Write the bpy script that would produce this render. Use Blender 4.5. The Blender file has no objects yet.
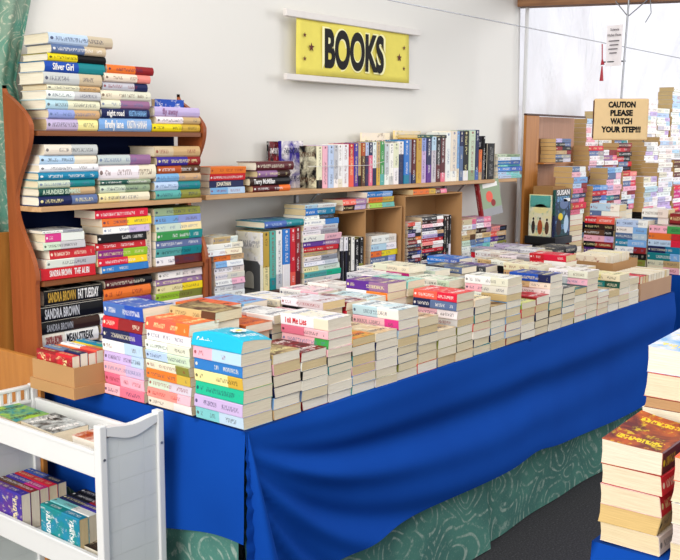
import bpy, bmesh, math, random
from mathutils import Vector, Matrix
random.seed(11)
C = bpy.context.scene.collection
PI = math.pi

# ------------------------------------------------------------------ camera
F, PW, PH = 950.0, 680, 560
H = 1.44
def cam_axes():
    vp, hc = (1127.0, 144.0), 140.0
    roll = math.atan2(vp[1]-hc, vp[0]-340)
    d = (280-hc)*math.cos(roll); p = math.atan(d/F)
    u = Vector((math.sin(roll), -math.cos(roll), 0))
    up = u*math.cos(p) - Vector((0, 0, 1))*math.sin(p)
    X = Vector((vp[0]-340, vp[1]-280, F)).normalized()
    X = (X-up*X.dot(up)).normalized()
    return X, up.cross(X), up
AX, AY, AZ = cam_axes()
def at(px, py, axis, val):
    """world point on the plane axis=val seen at photo position px, py"""
    v = Vector((px-340.0, py-280.0, F))
    d = Vector((v.dot(AX), v.dot(AY), v.dot(AZ)))
    o = Vector((0, 0, H))
    return o + d*((val-o[axis])/d[axis])
cd = bpy.data.cameras.new('camera'); cam = bpy.data.objects.new('camera', cd); C.objects.link(cam)
cd.sensor_width = 36; cd.lens = F/PW*36; cd.clip_end = 60; cd.clip_start = .05
R = Matrix(((AX[0], -AX[1], -AX[2]), (AY[0], -AY[1], -AY[2]), (AZ[0], -AZ[1], -AZ[2])))
cam.matrix_world = Matrix.Translation((0, 0, H)) @ R.to_4x4()
bpy.context.scene.camera = cam

# ------------------------------------------------------------------ colours
def lin(h):
    r = []
    for i in (0, 2, 4):
        c = int(h[i:i+2], 16)/255
        r.append(c/12.92 if c <= .04045 else ((c+.055)/1.055)**2.4)
    return (*r, 1)
PAL = {  # key: (hex, word for labels)
 'wht': ('eeebe6', 'white'), 'crm': ('e9dfc4', 'cream'), 'ivo': ('e4dccb', 'ivory'), 'tan': ('c8a878', 'tan'), 'bei': ('cdbb9a', 'beige'),
 'pyl': ('efe2a0', 'pale yellow'), 'yel': ('f0d21e', 'yellow'), 'mus': ('d0a840', 'mustard'), 'gld': ('c39a3c', 'gold'),
 'org': ('e8742a', 'orange'), 'dor': ('b0501e', 'dark orange'), 'cor': ('e85c48', 'coral'), 'sal': ('ee8c84', 'salmon'),
 'red': ('c8202c', 'red'), 'crs': ('d81e3c', 'crimson'), 'dre': ('8c1c20', 'dark red'), 'mar': ('5a1a20', 'maroon'),
 'pnk': ('f0b4c0', 'pink'), 'ros': ('e0708c', 'rose'), 'mag': ('c8287c', 'magenta'), 'hot': ('d83c8c', 'hot pink'),
 'lav': ('c4b0d8', 'lavender'), 'mau': ('946a90', 'mauve'), 'pur': ('5c2c88', 'purple'), 'vio': ('3c2c94', 'violet'), 'pmg': ('8c2a80', 'plum'),
 'pbl': ('b8d0e4', 'pale blue'), 'lbl': ('7cacdc', 'light blue'), 'blu': ('2c78c4', 'blue'), 'roy': ('1c4cac', 'royal blue'),
 'nav': ('1c2450', 'navy'), 'slt': ('5c7098', 'slate blue'), 'per': ('8c9cd0', 'periwinkle'), 'den': ('4868b0', 'denim blue'),
 'trq': ('18b4cc', 'turquoise'), 'tea': ('1a8488', 'teal'), 'tbl': ('1a7ca4', 'teal blue'), 'aqu': ('84ccc8', 'aqua'), 'gtl': ('58aaa0', 'sea green'),
 'grn': ('3c9a4c', 'green'), 'dgr': ('1c5044', 'dark green'), 'lim': ('98c030', 'lime green'), 'pgr': ('c8d8c0', 'pale green'), 'olv': ('848838', 'olive'), 'sag': ('90a484', 'sage green'), 'emr': ('1cb48c', 'emerald'),
 'gry': ('9a9a9e', 'grey'), 'lgr': ('c6c6c8', 'light grey'), 'dgy': ('4c4c50', 'dark grey'), 'blk': ('0f0e11', 'black'), 'brn': ('5c3a24', 'brown'), 'dbr': ('382018', 'dark brown'),
}
ORD = ['top', 'second', 'third', 'fourth', 'fifth', 'sixth', 'seventh', 'eighth', 'ninth', 'tenth', 'eleventh', 'twelfth', 'thirteenth', 'fourteenth',
       'fifteenth', 'sixteenth', 'seventeenth', 'eighteenth', 'nineteenth', 'twentieth', 'twenty-first', 'twenty-second', 'twenty-third', 'twenty-fourth',
       'twenty-fifth', 'twenty-sixth', 'twenty-seventh', 'twenty-eighth', 'twenty-ninth', 'thirtieth', 'thirty-first', 'thirty-second', 'thirty-third',
       'thirty-fourth', 'thirty-fifth', 'thirty-sixth', 'thirty-seventh', 'thirty-eighth', 'thirty-ninth', 'fortieth', 'forty-first', 'forty-second', 'forty-third', 'forty-fourth', 'forty-fifth', 'forty-sixth']
def ordn(i): return 'first' if i == 0 else ORD[i]

# ------------------------------------------------------------------ materials
class NT:
    def __init__(s, name):
        s.m = bpy.data.materials.new(name); s.m.use_nodes = True
        s.t = s.m.node_tree; s.t.nodes.clear()
        s.out = s.n('ShaderNodeOutputMaterial'); s.b = s.n('ShaderNodeBsdfPrincipled')
        s.l(s.b.outputs[0], s.out.inputs[0])
    def n(s, ty, **k):
        x = s.t.nodes.new(ty)
        for a, v in k.items(): setattr(x, a, v)
        return x
    def l(s, a, b): s.t.links.new(a, b)
    def put(s, sock, v):
        if hasattr(v, 'is_output'): s.l(v, sock)
        else: sock.default_value = v
    def math(s, op, a, b=0.0, c=None):
        x = s.n('ShaderNodeMath', operation=op); s.put(x.inputs[0], a); s.put(x.inputs[1], b)
        if c is not None: s.put(x.inputs[2], c)
        return x.outputs[0]
    def mix(s, f, a, b):
        x = s.n('ShaderNodeMix', data_type='RGBA'); s.put(x.inputs['Factor'], f); s.put(x.inputs[6], a); s.put(x.inputs[7], b)
        return x.outputs[2]
    def noise(s, vec, scale=5, detail=2, rough=.5, dist=0):
        x = s.n('ShaderNodeTexNoise'); s.put(x.inputs['Vector'], vec)
        x.inputs['Scale'].default_value = scale; x.inputs['Detail'].default_value = detail
        x.inputs['Roughness'].default_value = rough; x.inputs['Distortion'].default_value = dist
        return x.outputs[0]
    def comb(s, x, y, z=0.0):
        k = s.n('ShaderNodeCombineXYZ')
        for i, v in enumerate((x, y, z)): s.put(k.inputs[i], v)
        return k.outputs[0]
    def bump(s, h, strength=.3, dist=.01):
        x = s.n('ShaderNodeBump'); x.inputs['Strength'].default_value = strength; x.inputs['Distance'].default_value = dist
        s.l(h, x.inputs['Height']); s.l(x.outputs[0], s.b.inputs['Normal'])
    def ramp(s, f, stops):
        x = s.n('ShaderNodeValToRGB'); e = x.color_ramp.elements
        while len(e) < len(stops): e.new(.5)
        for i, (p, c) in enumerate(stops): e[i].position = p; e[i].color = c
        s.l(f, x.inputs[0]); return x.outputs[0]
    def attr(s, name):
        x = s.n('ShaderNodeAttribute', attribute_name=name); return x
    def objco(s): return s.n('ShaderNodeTexCoord').outputs['Object']
    def base(s, v, rough=.5, spec=.3):
        s.put(s.b.inputs['Base Color'], v); s.put(s.b.inputs['Roughness'], rough); s.b.inputs['Specular IOR Level'].default_value = spec
        return s.m

def plain(name, hx, rough=.5, spec=.3, metal=0, var=.06, scale=30):
    t = NT(name); c = lin(hx)
    n = t.noise(t.objco(), scale, 3)
    d = tuple(x*(1-var) for x in c[:3])+(1,); e = tuple(min(1, x*(1+var)) for x in c[:3])+(1,)
    t.b.inputs['Metallic'].default_value = metal
    return t.base(t.mix(n, d, e), rough, spec)

def make_cover_mat():
    t = NT('printed_cover')
    uv = t.n('ShaderNodeUVMap', uv_map='UVMap'); sp = t.n('ShaderNodeSeparateXYZ'); t.l(uv.outputs[0], sp.inputs[0])
    u, v = sp.outputs[0], sp.outputs[1]
    A, B, X = (t.attr(k).outputs['Color'] for k in ('col_a', 'col_b', 'col_t'))
    pr = t.attr('prm'); ps = t.n('ShaderNodeSeparateColor'); t.l(pr.outputs['Color'], ps.inputs[0])
    split, seed, kind = ps.outputs[0], ps.outputs[1], ps.outputs[2]
    style = pr.outputs['Alpha']
    sd = t.math('MULTIPLY', seed, 97.0)
    # spine: two colour fields, lines of print, a publisher's dot
    field = t.mix(t.math('GREATER_THAN', u, split), A, B)
    tn = t.noise(t.comb(t.math('MULTIPLY_ADD', u, 78.0, sd), t.math('MULTIPLY_ADD', v, 3.4, sd)), 1.0, 1, .5)
    wd = t.noise(t.comb(t.math('MULTIPLY_ADD', u, 5.5, sd), sd), 1.0, 0)
    band = t.math('LESS_THAN', t.math('ABSOLUTE', t.math('SUBTRACT', v, .5)), .19)
    inside = t.math('LESS_THAN', t.math('ABSOLUTE', t.math('SUBTRACT', u, .51)), .41)
    txt = t.math('MULTIPLY', t.math('GREATER_THAN', tn, .5), t.math('GREATER_THAN', wd, .43))
    txt = t.math('MULTIPLY', t.math('MULTIPLY', txt, band), t.math('MULTIPLY', inside, .62))
    txt = t.math('MULTIPLY', txt, style)
    du = t.math('MULTIPLY', t.math('SUBTRACT', u, .045), 6.0); dv = t.math('SUBTRACT', v, .5)
    r2 = t.math('ADD', t.math('MULTIPLY', du, du), t.math('MULTIPLY', dv, dv))
    dot = t.math('MULTIPLY', t.math('LESS_THAN', r2, .022), t.math('GREATER_THAN', style, .3))
    ft = t.n('ShaderNodeMix', data_type='RGBA')
    spine = t.mix(t.math('MAXIMUM', txt, t.math('MULTIPLY', dot, .85)), field, X)
    # front and back covers: picture field plus lines of title lettering
    pn = t.noise(t.comb(t.math('MULTIPLY_ADD', u, 3.2, sd), t.math('MULTIPLY_ADD', v, 2.2, sd)), 1.0, 4, .6, .6)
    pic = t.mix(t.ramp(pn, [(.38, (0, 0, 0, 1)), (.62, (1, 1, 1, 1))]), A, B)
    pic = t.mix(t.ramp(t.noise(t.comb(t.math('MULTIPLY_ADD', u, 8.0, sd), t.math('MULTIPLY', v, 6.0)), 1.0, 3, .6), [(.56, (0, 0, 0, 1)), (.66, (.55, .55, .55, 1))]), pic, X)
    ln = t.math('LESS_THAN', t.math('ABSOLUTE', t.math('SUBTRACT', t.math('ABSOLUTE', t.math('SUBTRACT', u, .5)), .3)), .055)
    gl = t.noise(t.comb(t.math('MULTIPLY', u, 16.0), t.math('MULTIPLY_ADD', v, 24.0, sd)), 1.0, 1)
    tt = t.math('MULTIPLY', t.math('MULTIPLY', ln, t.math('GREATER_THAN', gl, .48)), t.math('LESS_THAN', t.math('ABSOLUTE', t.math('SUBTRACT', v, .5)), .38))
    front = t.mix(t.math('MULTIPLY', tt, .8), pic, X)
    col = t.mix(t.math('GREATER_THAN', kind, .5), spine, front)
    return t.base(col, .45, .22)
def make_page_mat():
    t = NT('page_edges')
    uv = t.n('ShaderNodeUVMap', uv_map='UVMap'); sp = t.n('ShaderNodeSeparateXYZ'); t.l(uv.outputs[0], sp.inputs[0])
    A = t.attr('col_a').outputs['Color']; sd = t.math('MULTIPLY', t.n('ShaderNodeSeparateColor').outputs[0], 1.0)
    pr = t.attr('prm'); ps = t.n('ShaderNodeSeparateColor'); t.l(pr.outputs['Color'], ps.inputs[0])
    s = t.math('MULTIPLY', ps.outputs[1], 61.0)
    n = t.noise(t.comb(t.math('MULTIPLY_ADD', sp.outputs[0], 1.6, s), t.math('MULTIPLY_ADD', sp.outputs[1], 26.0, s)), 1.0, 3, .65)
    f = t.ramp(n, [(.35, (.84, .82, .78, 1)), (.62, (1, 1, 1, 1))])
    m = t.n('ShaderNodeMix', data_type='RGBA', blend_type='MULTIPLY'); m.inputs[0].default_value = 1
    t.l(A, m.inputs[6]); t.l(f, m.inputs[7])
    t.bump(n, .25, .002)
    return t.base(m.outputs[2], .85, .1)
M_COVER, M_PAGE = make_cover_mat(), make_page_mat()

def wood_mat(name, a, b, scale=6, axis=0, rough=.45):
    t = NT(name); co = t.objco(); mp = t.n('ShaderNodeMapping')
    s = [scale*6]*3; s[axis] = scale*.5; mp.inputs['Scale'].default_value = s
    t.l(co, mp.inputs[0])
    n = t.noise(mp.outputs[0], 1.0, 5, .6, 1.2)
    col = t.ramp(n, [(.3, lin(a)), (.7, lin(b))])
    t.bump(n, .08, .003)
    return t.base(col, rough, .35)
M_WOOD = wood_mat('stained_wood', '6c3c1e', '8e5630', 5, 0, .4)
M_PANEL = wood_mat('red_brown_wood', '8a4624', 'a65a30', 3, 2, .38)
M_PINE = wood_mat('pine_wood', 'b08458', 'cfa678', 5, 0, .5)
M_HONEY = wood_mat('honey_wood', 'a06428', 'bc7c38', 3, 2, .45)
M_DARKW = wood_mat('dark_wood', '3c2014', '54301c', 5, 0, .5)
M_BEAM = wood_mat('beam_wood', '6c4830', '946a48', 5, 1, .6)
def card_mat(name, hx):
    t = NT(name); co = t.objco()
    n = t.noise(co, 60, 4); n2 = t.noise(co, 5, 2)
    c = lin(hx)
    col = t.mix(n2, tuple(x*.88 for x in c[:3])+(1,), tuple(min(1, x*1.08) for x in c[:3])+(1,))
    t.bump(n, .1, .001); return t.base(col, .8, .15)
M_CARD = card_mat('brown_cardboard', 'b58a5c'); M_CARD2 = card_mat('pinkish_cardboard', 'c09a7c'); M_CARD3 = card_mat('dark_cardboard', '9c7448')
def blue_mat():
    t = NT('blue_cloth'); co = t.objco()
    n = t.noise(co, 900, 2); n2 = t.noise(co, 3.5, 3)
    col = t.mix(n2, lin('0b3e94'), lin('104ba8'))
    t.bump(n, .15, .0008); return t.base(col, .85, .06)
M_BLUE = blue_mat()
def paisley(name, ground, ground2, line, sc=5.0):
    t = NT(name); co = t.objco()
    wn = t.n('ShaderNodeTexNoise'); wn.inputs['Scale'].default_value = sc*.8; wn.inputs['Detail'].default_value = 1; t.l(co, wn.inputs['Vector'])
    ad = t.n('ShaderNodeVectorMath', operation='MULTIPLY_ADD'); t.l(wn.outputs['Color'], ad.inputs[0]); ad.inputs[1].default_value = (.32, .32, .32); t.l(co, ad.inputs[2])
    vo = t.n('ShaderNodeTexVoronoi'); vo.inputs['Scale'].default_value = sc; t.l(ad.outputs[0], vo.inputs['Vector'])
    d = vo.outputs['Distance']
    ring = t.math('SINE', t.math('MULTIPLY', d, 42.0))
    lines = t.ramp(ring, [(.55, (0, 0, 0, 1)), (.85, (1, 1, 1, 1))])
    brk = t.ramp(t.noise(co, sc*7, 3, .7), [(.42, (0, 0, 0, 1)), (.6, (1, 1, 1, 1))])
    m = t.math('MULTIPLY', lines, brk)
    fine = t.ramp(t.noise(co, sc*22, 3, .7), [(.58, (0, 0, 0, 1)), (.72, (.35, .35, .35, 1))])
    g = t.mix(t.ramp(t.noise(co, sc*1.3, 2), [(.4, (0, 0, 0, 1)), (.6, (1, 1, 1, 1))]), lin(ground), lin(ground2))
    col = t.mix(t.math('MAXIMUM', t.math('MULTIPLY', m, .75), fine), g, lin(line))
    return t.base(col, .8, .15)
M_SKIRT = paisley('green_paisley_skirt_cloth', '4e8074', '447068', 'a4b4a8', 5)
M_CURT = paisley('green_paisley_curtain_cloth', '4f8674', '78907e', 'c6c4ac', 8)
def tarp_mat(name, hx, sc=2.2, st=.35, trans=0.0):
    t = NT(name); co = t.objco(); mp = t.n('ShaderNodeMapping'); mp.inputs['Scale'].default_value = (1, 1, .45); mp.inputs['Rotation'].default_value = (0, .5, 0)
    t.l(co, mp.inputs[0])
    n = t.noise(mp.outputs[0], sc, 4, .55, .8); c = lin(hx)
    col = t.mix(t.noise(co, .9, 2), tuple(x*.96 for x in c[:3])+(1,), c)
    t.bump(n, st, .05)
    t.b.inputs['Transmission Weight'].default_value = 0
    return t.base(col, .55, .25)
M_TARP = tarp_mat('white_tarp', 'e3e0d9', 2.0, .12)
M_TARP2 = tarp_mat('bright_white_tarp', 'e9e9ee', 3.5, .9)
M_WHITE = plain('white_plastic', 'dcdcda', .4, .4, 0, .03, 8)
M_METAL = plain('grey_steel', '8a8c90', .35, .5, .8)
M_BLACK = plain('black_plastic', '161618', .4, .4)
M_DGREY = plain('dark_grey_metal', '505254', .5, .4, .3)
M_NAVY = plain('navy_backing_cloth', '0e1a3c', .85, .1)
def floor_mat():
    t = NT('dark_asphalt_floor'); co = t.objco()
    n = t.noise(co, 140, 3, .7); n2 = t.noise(co, 2.5, 3)
    a = t.ramp(n, [(.35, lin('26262a')), (.6, lin('3c3b40')), (.75, lin('66646a'))])
    col = t.mix(t.math('MULTIPLY', n2, .5), a, lin('35332f'))
    t.bump(n, .3, .004); return t.base(col, .8, .2)
M_FLOOR = floor_mat()
def panel_grid():
    t = NT('white_plastic_grid'); co = t.objco(); sp = t.n('ShaderNodeSeparateXYZ'); t.l(co, sp.inputs[0])
    def line(c, p, off):
        f = t.math('FRACT', t.math('ADD', t.math('DIVIDE', c, p), off))
        return t.math('LESS_THAN', t.math('ABSOLUTE', t.math('SUBTRACT', f, .5)), .022)
    g = t.math('MAXIMUM', line(sp.outputs[0], .078, .5), line(sp.outputs[2], .064, .15))
    t.bump(t.math('MULTIPLY', g, -1.0), .9, .004)
    n = t.noise(co, 12, 3)
    return t.base(t.mix(n, lin('c9cdcb'), lin('d4d7d5')), .5, .3)
M_GRID = panel_grid()
def text_mat(name, hx, rough=.5):
    return plain(name, hx, rough, .3, 0, .01)
TEXTM = {}
def tmat(k):
    if k not in TEXTM: TEXTM[k] = text_mat('ink_'+PAL[k][1].replace(' ', '_'), PAL[k][0])
    return TEXTM[k]

# ------------------------------------------------------------------ object helpers
def link(o, parent=None):
    C.objects.link(o)
    if parent is not None: o.parent = parent
    return o
def tag(o, label=None, cat=None, group=None, kind=None):
    if label: o['label'] = label
    if cat: o['category'] = cat
    if group: o['group'] = group
    if kind: o['kind'] = kind
    return o
def thing(name, label, cat, loc=(0, 0, 0), rz=0, group=None):
    o = bpy.data.objects.new(name, None); o.empty_display_size = .05
    o.matrix_world = Matrix.Translation(loc) @ Matrix.Rotation(rz, 4, 'Z')
    link(o); return tag(o, label, cat, group)
class MB:
    def __init__(s): s.bm = bmesh.new()
    def box(s, x0, x1, y0, y1, z0, z1, bev=0, mx=None, seg=1):
        r = bmesh.ops.create_cube(s.bm, size=1)['verts']
        m = Matrix.Translation(((x0+x1)/2, (y0+y1)/2, (z0+z1)/2)) @ Matrix.Diagonal((abs(x1-x0), abs(y1-y0), abs(z1-z0), 1))
        if mx: m = mx @ m
        bmesh.ops.transform(s.bm, matrix=m, verts=r)
        if bev:
            e = list({e for v in r for e in v.link_edges})
            bmesh.ops.bevel(s.bm, geom=e, offset=bev, segments=seg, affect='EDGES', profile=.5)
        return s
    def cyl(s, p, q, r, n=12, r2=None):
        p, q = Vector(p), Vector(q); d = q-p
        m = Matrix.Translation((p+q)/2) @ d.to_track_quat('Z', 'Y').to_matrix().to_4x4()
        bmesh.ops.create_cone(s.bm, cap_ends=True, segments=n, radius1=r, radius2=r if r2 is None else r2, depth=d.length, matrix=m)
        return s
    def ball(s, p, r, sx=1, sy=1, sz=1):
        bmesh.ops.create_uvsphere(s.bm, u_segments=12, v_segments=8, radius=r, matrix=Matrix.Translation(p) @ Matrix.Diagonal((sx, sy, sz, 1)))
        return s
    def prism(s, pts, axis, a, b):
        """polygon pts (2D) extruded along axis from a to b"""
        def P(p, t):
            return {0: (t, p[0], p[1]), 1: (p[0], t, p[1]), 2: (p[0], p[1], t)}[axis]
        v0 = [s.bm.verts.new(P(p, a)) for p in pts]; v1 = [s.bm.verts.new(P(p, b)) for p in pts]
        n = len(pts)
        s.bm.faces.new(v0); s.bm.faces.new(v1[::-1])
        for i in range(n): s.bm.faces.new((v0[i], v1[i], v1[(i+1) % n], v0[(i+1) % n]))
        return s
    def tube(s, pts, r, n=8):
        for a, b in zip(pts, pts[1:]): s.cyl(a, b, r, n)
        return s
    def grid(s, fn, nu, nv, th=0):
        V = [[s.bm.verts.new(fn(i/nu, j/nv)) for j in range(nv+1)] for i in range(nu+1)]
        for i in range(nu):
            for j in range(nv): s.bm.faces.new((V[i][j], V[i+1][j], V[i+1][j+1], V[i][j+1]))
        return s
    def build(s, name, mat, parent=None, smooth=False, kind=None):
        bmesh.ops.recalc_face_normals(s.bm, faces=s.bm.faces)
        me = bpy.data.meshes.new(name); s.bm.to_mesh(me); s.bm.free()
        me.materials.append(mat)
        if smooth: me.polygons.foreach_set('use_smooth', [True]*len(me.polygons))
        o = link(bpy.data.objects.new(name, me), parent)
        if kind: o['kind'] = kind
        return o
def text_mesh(name, s, size, mat, parent, mx, embold=0, sx=1.0, depth=.0002, fit=None, align='CENTER', res=2):
    cu = bpy.data.curves.new(name, 'FONT'); cu.body = s; cu.size = size; cu.align_x = align; cu.align_y = 'CENTER'
    cu.offset = embold; cu.extrude = depth; cu.resolution_u = res
    t = bpy.data.objects.new('tmp', cu); C.objects.link(t)
    bpy.context.view_layer.update()
    me = bpy.data.meshes.new_from_object(t.evaluated_get(bpy.context.evaluated_depsgraph_get()))
    bpy.data.objects.remove(t); bpy.data.curves.remove(cu)
    me.name = name; me.materials.clear(); me.materials.append(mat)
    xs = [v.co.x for v in me.vertices]; w = max(xs)-min(xs); k = sx
    if fit and w*sx > 0: k = min(sx*1.6, fit/w) if fit/w < sx or True else sx
    cx = (max(xs)+min(xs))/2
    for v in me.vertices: v.co.x = (v.co.x-(cx if align == 'CENTER' else 0))*k
    o = bpy.data.objects.new(name, me); link(o, parent); o.matrix_local = mx
    return o

# ------------------------------------------------------------------ books
PAGES = ['f2ead8', 'eee4d0', 'ebe0c8', 'e6d8b8', 'dcc69a', 'f0e8d6', 'e8dcc4']
AXES = {  # spine direction, direction from spine to fore edge
 'front': (Vector((1, 0, 0)), Vector((0, 1, 0))),
 'end': (Vector((0, -1, 0)), Vector((1, 0, 0))),
 'stand': (Vector((0, 0, -1)), Vector((0, 1, 0))),
 'stand_end': (Vector((0, 0, -1)), Vector((1, 0, 0))),
 'spine_up': (Vector((0, -1, 0)), Vector((0, 0, -1))),
 'edge': (Vector((1, 0, 0)), Vector((0, 0, 1))),
 'face': (Vector((0, 0, -1)), Vector((1, 0, 0))),        # front cover towards -Y
 'face_end': (Vector((0, 0, -1)), Vector((0, -1, 0))),   # front cover towards -X
 'pages_front': (Vector((-1, 0, 0)), Vector((0, -1, 0))),
 'pages_end': (Vector((0, 1, 0)), Vector((-1, 0, 0))),
}
NB = [0]
def set_attrs(me, colA, colB, colT, prm):
    n = len(me.polygons)
    for k, c in (('col_a', colA), ('col_b', colB), ('col_t', colT)):
        if c is None: continue
        a = me.attributes.new(k, 'FLOAT_COLOR', 'FACE'); a.data.foreach_set('color', list(c)*n)
    a = me.attributes.new('prm', 'FLOAT_COLOR', 'FACE'); a.data.foreach_set('color', [x for p in prm for x in p])
def book_geo(L, W, T, hard, curl=0, bend=0, skew=0):
    """cover verts/faces/uv/kind and page verts/faces/uv in the book's own frame"""
    th = .0026 if hard else .0007
    ov = .003 if hard else 0.0
    r = min(T*.3, .006) if hard else min(T*.12, .002)
    nx = 7 if (curl or bend) else 1
    ny = [0.06, .35, .7, 1.0] if (curl or bend or skew) else [.06, 1.0]
    if hard: sp = [(r*.9, 0), (r*.15, T*.14), (-.001, T*.33), (-.002, T*.5), (-.001, T*.67), (r*.15, T*.86), (r*.9, T)]
    else: sp = [(r, 0), (0, r), (0, T-r), (r, T)]
    Wc = W
    outer = [(Wc*k, 0) for k in ny[::-1]] + sp + [(Wc*k, T) for k in ny]
    inner = []
    for (y, z) in outer:
        if y < Wc*.05:
            zz = min(max(z, th), T-th); inner.append((y+th if th < z < T-th else max(y, th), zz))
        else: inner.append((y, th if z < T/2 else T-th))
    def df(x, y, z):
        zt = z/T
        if curl: z += curl*zt*((max(y, 0)/W)**2)*(.3+.7*(x/L+.5))
        if bend: z += bend*zt*(1-(2*x/L)**2)
        if skew: y += skew*(zt-.5)*(1-.6*max(y, 0)/W)
        return (x, y, z)
    cv, cf, cuv, ck = [], [], [], []
    n = len(outer)
    for i in range(nx+1):
        x = -L/2+L*i/nx
        for p in outer: cv.append(df(x, *p))
        for p in inner: cv.append(df(x, *p))
    N2 = 2*n; nb = len(ny)
    for i in range(nx):
        for j in range(n-1):
            a, b = i*N2+j, (i+1)*N2+j
            cf.append((a, b, b+1, a+1))
            k = 0 if nb-1 <= j < nb-1+len(sp) else 1
            us = (i/nx, (i+1)/nx, (i+1)/nx, i/nx)
            if k == 0:
                t0, t1 = max(0, min(1, outer[j][1]/T)), max(0, min(1, outer[j+1][1]/T))
            else: t0, t1 = outer[j][0]/W, outer[j+1][0]/W
            vs = (t0, t0, t1, t1); cuv += list(zip(us, vs)); ck.append(k)
            cf.append((a+n, a+n+1, b+n+1, b+n)); cuv += [(us[0], t0), (us[0], t1), (us[1], t1), (us[1], t0)]; ck.append(1)
    for i in (0, nx):
        for j in range(n-1):
            a = i*N2+j; q = (a, a+1, a+1+n, a+n) if i == 0 else (a, a+n, a+n+1, a+1)
            cf.append(q); cuv += [(.02, .98)]*4; ck.append(1)
    for j in (0, n-1):
        for i in range(nx):
            a, b = i*N2+j, (i+1)*N2+j
            cf.append((a, a+n, b+n, b)); cuv += [(.02, .98)]*4; ck.append(1)
    # pages
    pv, pf, puv = [], [], []
    g = th+.0001
    xs = L/2-(ov if hard else .0006)
    yb = [th+.0006]+[W*k for k in ([.35, .7] if (curl or bend or skew) else [])]+[W-(ov if hard else .0006)]
    m = len(yb); nz = 3
    prof = [(y, g) for y in yb] + ([(yb[-1]-(.003 if hard else .0012), T*.5)] if True else []) + [(y, T-g) for y in yb[::-1]]
    np_ = len(prof)
    for i in range(nx+1):
        x = -xs+2*xs*i/nx
        for p in prof: pv.append(df(x, *p))
    for i in range(nx):
        for j in range(np_):
            k = (j+1) % np_
            a, b, c, d = i*np_+j, (i+1)*np_+j, (i+1)*np_+k, i*np_+k
            pf.append((a, b, c, d)); z0, z1 = prof[j][1]/T, prof[k][1]/T
            puv += [(i/nx, z0), ((i+1)/nx, z0), ((i+1)/nx, z1), (i/nx, z1)]
    for i in (0, nx):
        q = [i*np_+j for j in range(np_)]
        if i == 0: q = q[::-1]
        pf.append(tuple(q)); puv += [(prof[j % np_][0]/W, prof[j % np_][1]/T) for j in [z-i*np_ for z in q]]
    return cv, cf, cuv, ck, pv, pf, puv
def mk_mesh(name, v, f, uv):
    me = bpy.data.meshes.new(name); me.from_pydata(v, [], f)
    l = me.uv_layers.new(name='UVMap'); l.data.foreach_set('uv', [x for p in uv for x in p])
    return me
def auto_ink(k):
    r, g, b, _ = lin(PAL[k][0]); y = .2*r+.7*g+.1*b
    return random.choice(['wht', 'wht', 'crm', 'pyl']) if y < .25 else random.choice(['nav', 'dgy', 'dre', 'blk', 'brn', 'slt'])
def book(name, label, group, pose, loc, L, W, T, ca, cb=None, ink=None, page=None, hard=False, split=.55, style=1.0, curl=0, bend=0, skew=0,
         extra=None, small=False, text=None, tsize=.62, lone=None):
    NB[0] += 1
    cb = cb or ca; ink = ink or auto_ink(ca)
    cv, cf, cuv, ck, pv, pf, puv = book_geo(L, W, T, hard, curl, bend, skew)
    ex, ey = AXES[pose]; ez = ex.cross(ey)
    mx = Matrix(((ex[0], ey[0], ez[0]), (ex[1], ey[1], ez[1]), (ex[2], ey[2], ez[2]))).to_4x4()
    mw = Matrix.Translation(loc) @ (extra or Matrix.Identity(4)) @ mx
    seed = random.random()
    cA, cB, cT = lin(PAL[ca][0]), lin(PAL[cb][0]), lin(PAL[ink][0])
    j = lambda c: tuple(min(1, x*random.uniform(.93, 1.06)) for x in c[:3])+(1,)
    cA, cB = j(cA), (j(cB))
    if cb == ca:
        cB = cA
    pg = lin(page or random.choice(PAGES))
    cprm = [(split, seed, float(k), style) for k in ck]
    if small:
        n0 = len(cv)
        me = mk_mesh(name, cv+pv, cf+[tuple(i+n0 for i in q) for q in pf], cuv+puv)
        me.materials.append(M_COVER); me.materials.append(M_PAGE)
        me.polygons.foreach_set('material_index', [0]*len(cf)+[1]*len(pf))
        n = len(cf); m = len(pf)
        for k, c in (('col_a', None), ('col_b', cB), ('col_t', cT)):
            a = me.attributes.new(k, 'FLOAT_COLOR', 'FACE')
            a.data.foreach_set('color', (list(cA)*n+list(pg)*m) if c is None else list(c)*(n+m))
        a = me.attributes.new('prm', 'FLOAT_COLOR', 'FACE'); a.data.foreach_set('color', [x for p in cprm+[(split, seed, 0, style)]*m for x in p])
        o = bpy.data.objects.new(name, me); o.matrix_world = mw; link(o); tag(o, label, 'book', group)
        return o
    root = bpy.data.objects.new(name, None); root.empty_display_size = .03; link(root); root.matrix_world = mw
    tag(root, label, 'book', group)
    me = mk_mesh('cover', cv, cf, cuv); me.materials.append(M_COVER)
    set_attrs(me, cA, cB, cT, cprm if not text else [(p[0], p[1], p[2], 0.0 if p[2] < .5 else p[3]) for p in cprm])
    if curl or bend: me.polygons.foreach_set('use_smooth', [False]*len(me.polygons))
    co = link(bpy.data.objects.new('cover', me), root)
    pm = mk_mesh('page_block', pv, pf, puv); pm.materials.append(M_PAGE)
    set_attrs(pm, pg, None, None, [(0, seed, 0, 0)]*len(pf))
    link(bpy.data.objects.new('page_block', pm), root)
    if text:
        for (s, u0, u1, col) in text:
            lm = Matrix.Translation(((u0+u1)/2*L-L/2, -.0022 if hard else -.0003, T*.5)) @ Matrix.Rotation(PI/2, 4, 'X')
            text_mesh('title_lettering', s, T*tsize*1.35, tmat(col), co, lm, embold=T*.02, fit=(u1-u0)*L)
    return root
def cols(tok):
    """'red/wht:9' -> ca, cb, T px ; text after '!' """
    s, *rest = tok.split('!'); c, _, t = s.strip().partition(':')
    a, _, b = c.partition('/')
    return a, (b or None), float(t or 9), rest
def cname(a, b):
    return PAL[a][1] if not b or b == a else PAL[a][1]+' and '+PAL[b][1]

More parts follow.
